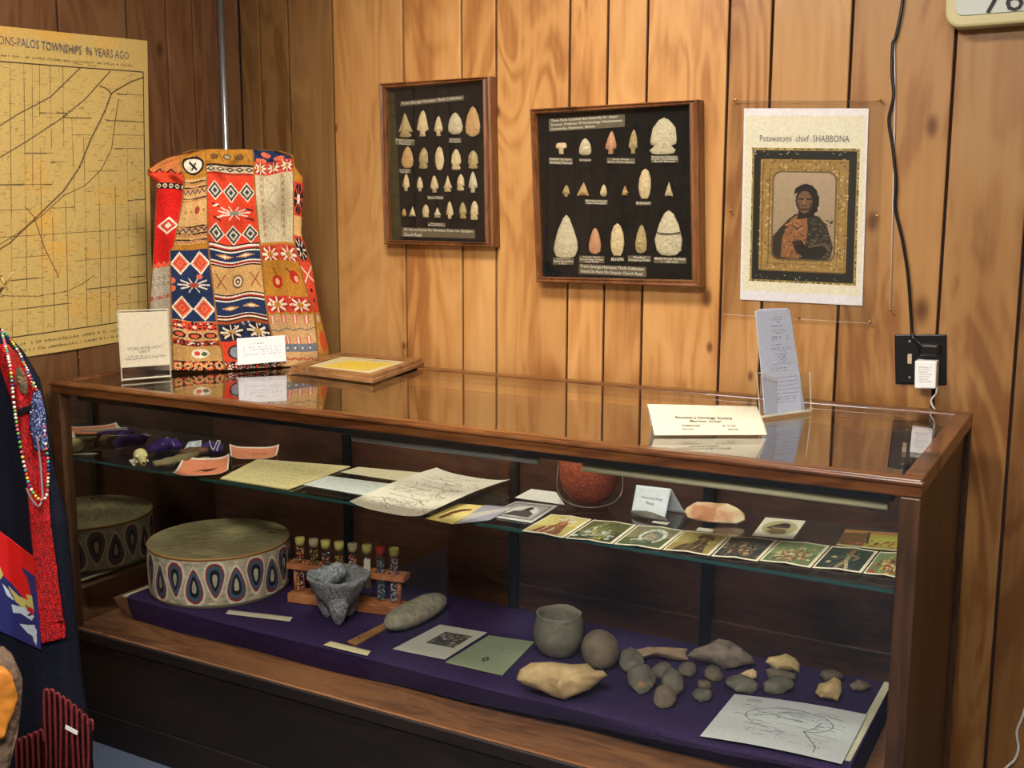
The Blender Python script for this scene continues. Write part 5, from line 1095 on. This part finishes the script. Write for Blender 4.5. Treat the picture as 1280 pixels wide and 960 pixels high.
for k, (u, lab, _) in enumerate(tubs):
    c = a+d*ls[k]+nb*.028+UP*.0270
    t = thing('test_tube', 'corked glass tube of '+lab+', in the wooden rack', 'test tube', c, 'tubes of beads in the rack')
    bm = BM(); lathe(bm, [(0, 0), (RT*.5, .0012), (RT*.9, .005), (RT*.98, .010), (RT*.98, Htube)], c, 20); obj('glass', bm, M['glass'], t, smooth=True)
    bm = BM(); lathe(bm, [(0, Htube-.008), (RT*.8, Htube-.008), (RT*1.0, Htube+.001), (RT*1.05, Htube+.012), (RT*.95, Htube+.014), (0, Htube+.014)], c, 20); obj('stopper', bm, M['cork_r'] if k == 6 else (M['cork_b'] if k in (1, 4) else M['cork']), t, smooth=True)
    rnd = random.Random(30+k)
    if k == 5:
        bm = BM()
        for j in range(7): an = j*2*PI/7; o_ = c+Vector((math.cos(an), math.sin(an), 0))*RT*.55; tube(bm, [o_+UP*.035, o_+UP*(.112-.004*(j % 3))], .0024, 6)
        obj('sticks', bm, mat('white_sticks', (214, 206, 186), .6), t, smooth=True)
    else:
        top = [.122, .118, .114, .108, .114, 0, .110, .122][k]; sp = []
        for j in range(170):
            an = rnd.uniform(0, 2*PI); rr_ = RT*.72*math.sqrt(rnd.random()*.4+.6); z = rnd.uniform(.004, top)
            sp.append((c+Vector((rr_*math.cos(an), rr_*math.sin(an), z)), rnd.uniform(.0020, .0030), rnd.choice(beadcol[k])))
        bo = beads_mesh('beads', sp, t); bo['kind'] = 'stuff'
# stone mortar with three legs and its pestle
c = PZ(425, 788, ZQ); s = mpp(c); mc = PZ(424, 775, ZQ)
mt = thing('stone_mortar', 'three-legged grey speckled stone mortar in front of the tube rack', 'mortar', mc)
R_ = 40*s; HM = 62*s
bm = BM(); lathe(bm, [(0, HM*.30), (R_*.36, HM*.31), (R_*.50, HM*.42), (R_*.70, HM*.64), (R_*.90, HM*.86), (R_*1.0, HM*.97), (R_*.97, HM*1.0), (R_*.86, HM*.98), (R_*.7, HM*.84), (R_*.4, HM*.72), (0, HM*.68)], mc, 40)
for vtx in bm.verts:
    v_ = vtx.co-mc; nn_ = mnoise.noise(v_*30); vtx.co += Vector((v_.x, v_.y, 0))*nn_*.12; vtx.co.z += mnoise.noise(v_*25+Vector((5, 5, 5)))*.006
obj('bowl', bm, M['basalt'], mt, smooth=True)
for an in (.15, PI*.80, -PI*.66):
    dv = TOCAM*math.cos(an)+RIGHT*math.sin(an)
    bm = BM(); tube(bm, [mc+dv*R_*.48+UP*HM*.66, mc+dv*R_*.50+UP*HM*.48, mc+dv*R_*.50+UP*HM*.26, mc+dv*R_*.48+UP*HM*.1, mc+dv*R_*.46+UP*.0006], [R_*.2, R_*.34, R_*.27, R_*.17, R_*.09], 14); obj('leg', bm, M['basalt'], mt, smooth=True)
bm = BM(); tube(bm, smooth_path([mc-RIGHT*.045+TOCAM*.030+UP*HM*.92, mc-RIGHT*.020+TOCAM*.01+UP*HM*.98, mc+RIGHT*.006-TOCAM*.005+UP*HM*1.08, mc+RIGHT*.016-TOCAM*.01+UP*HM*1.14], 4), [.010, .016, .019, .022, .023, .024, .024, .023, .022, .020, .018, .013, .007], 16)
tag(obj('pestle', bm, M['basalt'], smooth=True), 'short rough stone pestle resting in the three-legged mortar', 'pestle')
# oblong grinding stone
a_ = PZ(494, 792, ZQ+.0); b_ = PZ(546, 766, ZQ)
dd = (b_-a_).normalized(); cc_ = a_.lerp(b_, .5)+Vector((0, 0, .031)); pp = Vector((-dd.y, dd.x, 0)); Rm = Matrix((dd, pp, UP)).transposed()
bm = BM(); vs = ell(bm, cc_, (b_-a_).length/2+.034, .036, .030, Rm, 4)
for v_ in bm.verts:
    q_ = v_.co-cc_; l_ = q_.dot(dd)/((b_-a_).length/2+.034)
    if abs(l_) < .85: v_.co += (q_-dd*q_.dot(dd))*(.16*abs(l_))
    v_.co += q_.normalized()*mnoise.noise(q_*22)*.003
tag(obj('grinding_stone', bm, M['mano'], smooth=True), 'smooth oblong pale grey grinding stone right of the mortar', 'stone')
q = px_quad(((479, 779), (486, 783), (445, 806), (434, 801.5)), ZQ+.004)
rl = thing('wooden_slat', 'short flat wooden slat with a dark spot under the oblong stone', 'wooden slat', q[3])
bm = BM(); hexa(bm, q, [p-UP*.0035 for p in q]); obj('strip', bm, M['oak'], rl)
bm = BM(); cs = PZ(449, 797, ZQ+.0045); lathe(bm, [(0, 0), (.004, 0), (.004, .0006), (0, .0006)], cs, 12); obj('spot', bm, M['ink'], rl)
def on_board(name, quad, cv, label, cat, **k): return on_shelf(name, quad, cv, label, cat, z=ZQ, **k)
on_board('caption_slip', ((286, 762), (366, 771), (362, 776.5), (282, 767)), Cv(20, 4, (206, 196, 172)), 'narrow cream paper slip in front of the drum', 'paper slip')
on_board('caption_slip', ((413, 801), (464, 813.5), (459, 819.5), (404, 806)), Cv(20, 4, (214, 200, 160)), 'narrow cream paper slip in front of the stone mortar', 'paper slip')
cc = Cv(116, 90, (196, 190, 178), 116, 90); rnd = random.Random(2); cc.rect(36, 18, 100, 58, (70, 66, 60))
for k in range(60): cc.ell(rnd.uniform(38, 98), rnd.uniform(20, 56), rnd.uniform(1, 6), rnd.uniform(1, 4), rnd.choice([(120, 116, 106), (50, 46, 42), (150, 146, 136), (90, 86, 80)]))
cc.scrib(20, 70, 70, 2, (150, 144, 134), rnd, .5); cc.scrib(20, 76, 60, 2, (150, 144, 134), rnd, .5)
on_board('photo_sheet', ((550, 780.5), (609, 790.5), (556, 824), (491, 811)), cc, 'white sheet with a black and white scene picture on the purple board', 'print', lift=.002, solid=.001)
cc = Cv(110, 90, (142, 150, 124), 110, 90); rnd = random.Random(3); cc.scrib(36, 30, 96, 3.2, (96, 108, 92), rnd, .6); cc.scrib(44, 38, 90, 3.2, (96, 108, 92), rnd, .6); cc.scrib(52, 46, 80, 2.6, (96, 108, 92), rnd, .6); cc.dia(56, 64, 7, 7, (60, 70, 60)); cc.dia(56, 64, 2.5, 2.5, (150, 156, 130))
on_board('green_booklet', ((611, 794), (668, 802), (628, 843.5), (557, 827)), cc, 'pale green booklet with a small diamond emblem beside the clay pot', 'booklet', solid=.003)
# clay pot
pb_ = PZ(698, 826, ZQ); s = mpp(pb_); rP = 32*s; cP = pb_+(pb_-CAM).normalized()*0; toc = Vector((CAM.x-pb_.x, CAM.y-pb_.y, 0)).normalized(); cP = pb_-toc*rP*.72; cP.z = ZQ; hP = 55*s
bm = BM(); lathe(bm, [(0, 0), (rP*.55, .0), (rP*.78, hP*.1), (rP*.95, hP*.32), (rP*1.0, hP*.52), (rP*.96, hP*.74), (rP*.90, hP*.86), (rP*.86, hP*.90), (rP*.90, hP*.98), (rP*.87, hP), (rP*.81, hP*.985), (rP*.77, hP*.9), (rP*.84, hP*.6), (rP*.7, hP*.2), (0, hP*.08)], cP, 48)
for v_ in bm.verts: v_.co += (v_.co-cP).normalized()*mnoise.noise((v_.co-cP)*22)*.0035
tag(obj('clay_pot', bm, M['pot'], smooth=True), 'squat grey fired-clay pot with an uneven rim on the purple board', 'pot')
# round stone
c = PZ(749, 842, ZQ); s = mpp(c); toc = Vector((CAM.x-c.x, CAM.y-c.y, 0)).normalized(); r_ = 24.5*s
bm = BM(); cc_ = c-toc*r_*.75+UP*r_*.98; ell(bm, cc_, r_, r_, r_*1.02, None, 4)
for v_ in bm.verts: v_.co += (v_.co-cc_).normalized()*(mnoise.noise((v_.co-cc_)*18)*.004)
tag(obj('round_stone', bm, M['ball'], smooth=True), 'round brown hammer stone between the clay pot and the pale rock', 'stone')
# lying bodies built from their outlines: plane leaning between ground and the viewer
def rock(name, u, v, pts, front, back, m, lab, cat='stone', tilt=.5, z=None, nz=.002, seed=1, lift=0, parent=None, group=None):
    z = ZQ if z is None else z; c = PZ(u, v, z); s = mpp(c)
    aV = (UP*math.cos(tilt)-TOCAM*math.sin(tilt)); aN = (TOCAM*math.cos(tilt)+UP*math.sin(tilt))
    k = 1/abs(aV.dot(_u)); P2 = [((x-u)*s, (v-y)*s*k) for x, y in pts]
    zmin = min(q[1]*aV.z for q in P2)
    o = inflate(name, P2, c-UP*zmin+UP*(.0006+lift), RIGHT, aV, aN, front, back, m, nz=nz, seed=seed, n=64)
    mn = min(v_.co.z for v_ in o.data.vertices)
    dz = z+.0008+lift-mn
    for v_ in o.data.vertices: v_.co.z = v_.co.z+dz if dz > 0 else v_.co.z
    if parent: o.parent = parent; return o
    return tag(o, lab, cat, group)
rock('chert_nodule', 700, 876, [(645, 852), (650, 840), (664, 832), (690, 831), (715, 834), (735, 833), (744, 841), (754, 841), (760, 847), (752, 852), (738, 864), (722, 870), (705, 876), (690, 872), (678, 866), (666, 862), (654, 858)], .04, .035, M['tanrock'], 'large pale tan angular rock at the front of the purple board', nz=.007, seed=4, tilt=.35)
rock('long_bone', 825, 828, [(780, 826), (790, 818), (810, 814), (835, 814), (862, 816), (858, 822), (862, 829), (845, 828), (825, 824), (808, 823), (796, 826), (788, 830)], .014, .012, M['bone'], 'long pinkish-brown bone shard, left of the two bones', 'bone', nz=.003, seed=5, tilt=.7)
rock('knobbly_bone', 905, 838, [(858, 825), (870, 816), (886, 812), (900, 805), (915, 807), (930, 816), (942, 826), (945, 833), (930, 835), (918, 838), (905, 839), (890, 832), (872, 829)], .022, .018, M['bone_grey'], 'thick knobbly grey-brown bone right of the long shard', 'bone', nz=.009, seed=6, tilt=.6)
peb = [('dark flat round stone at the left end of the stone cluster', 790, 829, 15, 14, 'stone', 15), ('dark stone with an orange-brown tip, lower left of the cluster', 803, 852, 17, 17, 'stone', 20), ('small dark stone under the long bone shard', 828, 840, 13, 9, 'stone', 10),
       ('larger dark oval stone in the middle of the cluster', 842, 858, 15, 15, 'stone', 30), ('brown-edged curved stone at the front of the cluster', 832, 874, 15, 13, 'stone_warm', -20), ('small glinting brown stone below the end of the long bone', 860, 840, 12, 8, 'stone_warm', 10), ('glinting round stone under the knobbly bone', 893, 844, 12, 9, 'stone_warm', 0),
       ('tiny glinting stone between two larger pebbles', 881, 858, 9, 6, 'stone_warm', 0), ('small dark stone at the front of the glinting pebbles', 879, 871, 12, 8, 'stone', 0), ('dark oval blade-like stone beside the white chip', 929, 858, 20, 10, 'stone', -12), ('dark oval stone at the front of the three stacked stones', 974, 860, 21, 9, 'stone', 6)]
for k, (lab, u, v, a_, b_, m, rot) in enumerate(peb):
    pts = []; rnd = random.Random(k)
    for j in range(20):
        th = j*2*PI/20; r_ = 1+rnd.uniform(-.07, .07)+.06*math.sin(2*th+k)+.05*math.sin(3*th+2*k); x, y = a_*math.cos(th)*r_, b_*math.sin(th)*r_; ro = math.radians(rot)
        pts.append((u+x*math.cos(ro)+y*math.sin(ro), v+(x*-math.sin(ro)+y*math.cos(ro))))
    o = rock('pebble', u, v+b_, pts, .010, .006, M[m], lab, nz=.003, seed=k+10, tilt=.75, group='dark pebbles on the purple board')
    if k == 1: rock('brown_tip', 803, 866, [(788, 858), (800, 853), (818, 857), (818, 862), (808, 869), (796, 868)], .016, .006, M['stone_tip'], None, parent=o, tilt=.75)
rock('white_chip', 936, 850, [(925, 844), (934, 840), (942, 838), (947, 842), (946, 848), (938, 850)], .008, .006, M['flint'], 'tiny white stone chip resting above the blade-like stone', 'stone chip', nz=.001, tilt=.6)
rock('pale_stone', 978, 842, [(957, 832), (962, 826), (978, 824), (984, 822), (996, 828), (1000, 834), (999, 845), (990, 842), (970, 841)], .016, .012, M['tanrock'], 'pale cream rock at the back of the three stacked stones', nz=.003, seed=8, tilt=.5)
rock('brown_stone', 978, 852, [(958, 840), (966, 838), (984, 842), (996, 845), (995, 852), (980, 853), (960, 850)], .015, .012, M['stone_warm'], 'brown middle stone of the three stacked stones', seed=12, tilt=.6)
rock('brown_stone', 1040, 855, [(1025, 846), (1030, 841), (1044, 840), (1054, 845), (1056, 849), (1045, 855), (1032, 854)], .014, .010, M['stone_warm'], 'brown stone behind the yellowish stone at the right', seed=13, tilt=.6)
rock('yellow_stone', 1036, 878, [(1020, 868), (1026, 858), (1036, 856), (1046, 850), (1054, 855), (1054, 866), (1047, 878), (1040, 876), (1026, 874)], .016, .012, M['flint_olive'], 'angular yellowish stone right of the stacked stones', seed=14, nz=.004, tilt=.55)
rock('flat_stone', 1076, 866, [(1062, 859), (1074, 853), (1086, 856), (1091, 861), (1078, 866), (1066, 865)], .010, .008, M['stone_warm'], 'small flat brown stone nearest the right end of the purple board', seed=15, tilt=.7)
# large sketch map
cc = Cv(300, 200, (204, 204, 206), 150, 100); rnd = random.Random(12); ink = (70, 72, 80)
cc.line([(46+34*math.cos(t*.2+2.4)*1.4+30, 40+22*math.sin(t*.2+2.4)) for t in range(0, 26)], ink, .9)
for k in range(34):
    x, y = rnd.uniform(30, 110), rnd.uniform(16, 72); p = [(x, y)]; a_ = rnd.uniform(-.3, .4)
    for j in range(6): x += rnd.uniform(2, 7); y += a_*3+rnd.uniform(-2.5, 2.5); p.append((min(x, 142), y))
    cc.line(p, ink, .6, .7)
for k in range(26): x, y = rnd.uniform(16, 120), rnd.uniform(30, 84); cc.scrib(x, y, min(x+rnd.uniform(6, 16), 142), 1.7, ink, rnd, .75)
cc.rect(18, 6, 36, 13, (176, 176, 178)); cc.scrib(18, 20, 40, 2.2, ink, rnd, .8); cc.scrib(18, 25, 38, 1.6, ink, rnd, .6)
cc.line([(110, 36), (106, 50), (98, 58), (108, 70), (118, 82), (118, 92)], ink, 1)
on_board('sketch_map', ((918, 867.5), (1084, 893), (1052, 956), (875, 921)), cc, 'large white sketch map with fine river lines at the front right of the board', 'map', lift=.004, bend=lambda s, t: .004*math.sin(PI*s)+.002*t)

# ------------------------------------------------------------------ the robe, necklaces and fringe at the left
YD = -1.22
robeR = [(385, -60), (395, -34), (410, 1), (438, 29), (473, 50), (517, 60), (575, 66), (620, 77), (650, 85), (747, 94), (843, 103), (908, 113), (960, 117), (1120, 132)]
robeL = [(385, -75), (395, -110), (410, -140), (473, -200), (575, -215), (1120, -260)]
def robe_pt(u, v, d=0):
    l = lerp_tab(robeL, v); r = lerp_tab(robeR, v); s = min(1, max(0, (u-l)/(r-l)))
    bul = .10*math.sqrt(max(0, 1-(2*s-1)**2)); fold = .005*math.sin(s*31)+.003*math.sin(s*53+v*.01)
    p = PY(u, v, YD-bul-fold*min(1, bul/.03)-d)
    return p
robe = thing('navy_robe', 'dark navy robe with red sequined band standing left of the display case', 'robe', (PY(0, 900, YD).x, YD, 0))
vend = 1128
def zfix(p): p.z = max(p.z, .004); return p
cc = Cv(120, 160, (19, 21, 33), 1, 1); cc.speck(.15, 5)
def rf(s, t):
    v = 385+(vend-385)*t; l = lerp_tab(robeL, v); r = lerp_tab(robeR, v); return zfix(robe_pt(l+(r-l)*s, v))
robe_m = paint('navy_wool_weave', .95, bump=.3, bscale=320, spec=.1, nz=.12, nsc=240)
sheet('robe_front', cc, rf, robe_m, robe, solid=.003)
def rb(s, t):
    v = 385+(vend-385)*t; l = lerp_tab(robeL, v); r = lerp_tab(robeR, v); ss = 1-s; u = l+(r-l)*ss
    return zfix(PY(u, v, YD+.09*math.sqrt(max(0, 1-(2*ss-1)**2))))
sheet('robe_back', Cv(30, 60, (19, 21, 33)), rb, robe_m, robe, solid=.003)
bl_ = [(430, -6), (460, 0), (500, 14), (560, 27), (600, 33), (650, 37), (805, 52)]; br_ = [(430, 10), (440, 20), (470, 38), (500, 50), (520, 55), (560, 57), (600, 60), (650, 63), (795, 82), (805, 82)]
cc = Cv(50, 200, (148, 14, 18)); cc.speck(.55, 8)
sq = paint('red_sequin_band', .28, bump=1, bscale=420, spec=.25, nz=.3, nsc=420)
def sf(s, t):
    v = 430+375*t; l = lerp_tab(bl_, v); r = lerp_tab(br_, v); u = l+(r-l)*s; vv = v-(8*s if v > 780 else 0)
    return robe_pt(u, vv, .008)
sheet('sequined_band', cc, sf, sq, robe, solid=.002)
cc = Cv(120, 180, (40, 44, 104), 60, 150)           # printed satin, px units from (-8, 655)
cc.poly([(0, 0), (12, 8), (34, 28), (48, 42), (52, 76), (44, 82), (30, 70), (14, 60), (0, 56)], (206, 24, 22)); cc.rect(0, 0, 60, 30, (206, 24, 22)); cc.poly([(0, 20), (40, 26), (50, 60), (20, 66), (0, 58)], (206, 24, 22))
for pts in ([(20, 74), (34, 80), (46, 78), (50, 90), (42, 96), (30, 92)], [(0, 44), (6, 46), (14, 62), (10, 72), (2, 62)], [(44, 70), (52, 66), (54, 90), (48, 86)]): cc.poly(pts, (196, 184, 104))
for pts in ([(24, 100), (40, 94), (54, 98), (50, 108), (36, 106), (26, 112)], [(34, 124), (46, 118), (54, 112), (55, 134), (44, 132)], [(12, 40+36), (20, 80), (28, 92), (18, 90)], [(50, 120), (56, 118), (55, 146), (51, 140)]): cc.poly(pts, (190, 204, 214))
cc.line([(44, 88), (50, 98), (46, 102)], (30, 24, 40), 2.4); cc.ell(50, 92, 4, 5, (196, 28, 28)); cc.speck(.04, 3)
sl = [(655, -8), (664, 0), (695, 40), (743, 48), (811, 49)]
def ff(s, t):
    u = -8+60*s; v = 655+150*t
    top = 664+max(0, u)*.78; bot = 789+max(0, u)*.46; v = top+(bot-top)*t
    rr_ = lerp_tab([(600, 40), (695, 40), (743, 47), (811, 51)], v); u = -8+(rr_+8)*s
    return robe_pt(u, 664+max(0, u)*.78+((789+max(0, u)*.46)-(664+max(0, u)*.78))*t, .005+.0018*math.sin(14*s))
sheet('satin_panel', cc, ff, M['satin'], robe, solid=.0015)
# beaded strap on the robe
def bf(s, t):
    v = 488+75*t; l = 43-6*math.sin(PI*t)+2*t; r = lerp_tab(robeR, v)-3; return robe_pt(l+(r-l)*s, v, .012)
cc = Cv(20, 60, (24, 34, 74)); rs_ = np.random.RandomState(2); cc.a[rs_.rand(60, 20) > .8] = (110, 124, 170); cc.a[rs_.rand(60, 20) > .95] = (220, 226, 240)
sheet('beaded_band', cc, bf, bead_mat, robe, solid=.003)
cc = Cv(30, 6, (18, 18, 24))
sheet('black_ribbon', cc, lambda s, t: robe_pt(22+24*s, 512+8*t-9*s, .012), M['cloth'], robe, solid=.0015)
p_ = robe_pt(27, 476, .022); inflate('medallion', [(14*math.cos(k*PI/12)*mpp(p_)*.5-.0*k, 18*math.sin(k*PI/12)*mpp(p_)) for k in range(24)], p_, (RIGHT*.92+UP*-.2).normalized(), (UP*.98+RIGHT*-.12).normalized(), TOCAM, .004, .003, M['gold'], robe, nz=.002)
cols = [(214, 208, 190), (60, 150, 150), (200, 70, 40), (90, 160, 70), (210, 190, 60), (40, 60, 120), (214, 208, 190), (190, 90, 110)]
def strand(pts, r, seed, d=.016):
    rnd = random.Random(seed); P2 = smooth_path([robe_pt(u, v, d) for u, v in pts], 10); sp = []; last = None
    for p_ in P2:
        if last is not None:
            n_ = max(1, int((p_-last).length/(2*r*.5)))
            for j in range(n_):
                q_ = last.lerp(p_, (j+1)/n_)
                if not sp or (q_-sp[-1][0]).length >= 2*r*.98: sp.append((q_, r, rnd.choice(cols)))
        else: sp.append((p_, r, rnd.choice(cols)))
        last = p_
    return sp
nk = beads_mesh('bead_necklace', strand([(2, 415), (12, 455), (17, 500), (20, 525), (24, 550), (30, 580), (36, 604), (43, 618), (51, 625), (58, 620), (60, 600), (60, 575), (57, 555), (55, 530)], .0034, 1, .020), None)
tag(nk, 'long necklace of mixed bright beads looping down over the red sequined band', 'necklace')
nk = beads_mesh('bead_necklace', strand([(3, 413), (14, 426), (24, 441), (32, 458), (40, 474), (46, 488)], .0030, 2, .014)+strand([(28, 452), (36, 470), (44, 486)], .0024, 3, .018), None)
tag(nk, 'short strand of white and red beads along the right shoulder of the robe', 'necklace')
bm = BM(); tube(bm, smooth_path([robe_pt(u, v, .018) for u, v in ((33, 610), (40, 625), (48, 633), (53, 622), (52, 600), (50, 575), (46, 545))]), .0022, 6)
tag(obj('beaded_thong', bm, mat('pink_grey_beads', (150, 120, 124), .4, c2=(96, 84, 96), scale=400), smooth=True), 'thin pinkish beaded thong hanging inside the bright necklace', 'necklace')
# fringed shawl at the hem
fr = thing('fringed_shawl', 'dark red fringed shawl hanging at the lower hem of the navy robe', 'shawl', robe_pt(80, 955, .03))
cc = Cv(30, 40, (46, 16, 20)); cc.speck(.3, 4)
def shf(s, t):
    u = 20+96*s; top = 905+(-(u-56)*1.3 if u < 56 else (u-56)*.95); top = lerp_tab([(20, 925), (50, 912), (57, 858), (85, 878), (116, 905)], u); return robe_pt(min(u, lerp_tab(robeR, 960)), top+(1060-top)*t, .012)
sheet('shawl_cloth', cc, shf, M['cloth'], fr, solid=.002)
bm = BM(); rnd = random.Random(5)
for k in range(14):
    u = 22+k*6.9; top = lerp_tab([(20, 925), (50, 912), (57, 858), (85, 876), (116, 903)], u)
    tube(bm, smooth_path([robe_pt(min(u+o_, 116), v, .022) for o_, v in ((5, top+14), (4, top+3), (1, top), (-1.5, top+6), (-1, top+40), (rnd.uniform(-2, 2), top+90), (rnd.uniform(-2, 2), top+150))], 4), .0026, 6)
obj('fringe', bm, M['fringe'], fr, smooth=True)
q = [robe_pt(u, v, .030) for u, v in ((82, 906), (97, 914), (96, 919), (81, 911))]; bm = BM(); hexa(bm, q, [p+Vector((0, .001, 0)) for p in q]); obj('size_tag', bm, M['white'], fr)
# bark-covered log in the near corner
c = PY(-20, 880, -1.55); s = mpp(c)
lg = thing('bark_log', 'rough bark-covered log with an orange cut face at the lower left corner', 'log', Vector((c.x, -1.55, 0)))
o_ = PY(-20, 900, -1.60); sp_ = mpp(o_); TC = Vector((CAM.x-o_.x, CAM.y-o_.y, 0)).normalized(); RT_ = Vector((-TC.y, TC.x, 0))
q2 = lambda pts: [((PP(x, y, o_, TC)-o_).dot(RT_), (PP(x, y, o_, TC)-o_).dot(UP)) for x, y in pts]
zf = -o_.z+.002
bp = q2([(-75, 820), (-30, 812), (6, 817), (17, 823), (22, 834), (28, 848), (27, 872), (24, 890), (17, 915), (10, 938), (2, 962)]); bp += [(bp[-1][0]-.01, zf), (bp[0][0], zf)]
inflate('bark', bp, o_, RT_, UP, TC, .05, .12, M['bark'], lg, nz=.02, seed=3, rings=8, n=90, exp=3)
inflate('cut_face', q2([(-70, 824), (-30, 816), (4, 820), (13, 828), (17, 842), (20, 856), (15, 872), (8, 888), (4, 902), (-30, 915), (-70, 910)]), o_+TC*.058, RT_, UP, TC, .008, .03, M['cutwood'], lg, nz=.006, seed=6, exp=4)
# raffia bundle at the left edge
bm = BM(); rnd = random.Random(9)
for k in range(9):
    u0, v0 = rnd.uniform(-14, 4), rnd.uniform(338, 372); tube(bm, smooth_path([PY(-30, 350+rnd.uniform(-20, 20), -1.2), PY(u0-6, v0, -1.21), PY(u0+rnd.uniform(2, 10), v0+rnd.uniform(-8, 8), -1.22)], 4), .0022, 6)
tube(bm, [PY(-2, 368, -1.2), PY(16, 341, -1.2)], .0028, 6); tube(bm, [PY(-2, 342, -1.2), PY(10, 362, -1.2)], .0028, 6); tube(bm, [PY(-20, 345, -1.2), PY(-45, 392, -1.2)], .010, 8)
tag(obj('straw_bundle', bm, M['straw'], smooth=True), 'tangle of straw-coloured ties above the robe at the left edge', 'straw bundle')

# ------------------------------------------------------------------ light and view
w = bpy.data.worlds.new('world'); SC.world = w; w.use_nodes = True; w.node_tree.nodes['Background'].inputs[0].default_value = (.5, .55, .6, 1); w.node_tree.nodes['Background'].inputs[1].default_value = .2
SC.view_settings.view_transform = 'Standard'; SC.view_settings.look = 'None'; SC.view_settings.gamma = 1; SC.view_settings.exposure = .15
try: SC.view_settings.use_curve_mapping = False
except Exception: pass
SC.cycles.max_bounces = 10; SC.cycles.transparent_max_bounces = 32; SC.cycles.glossy_bounces = 6; SC.cycles.diffuse_bounces = 4
SC.cycles.use_denoising = True
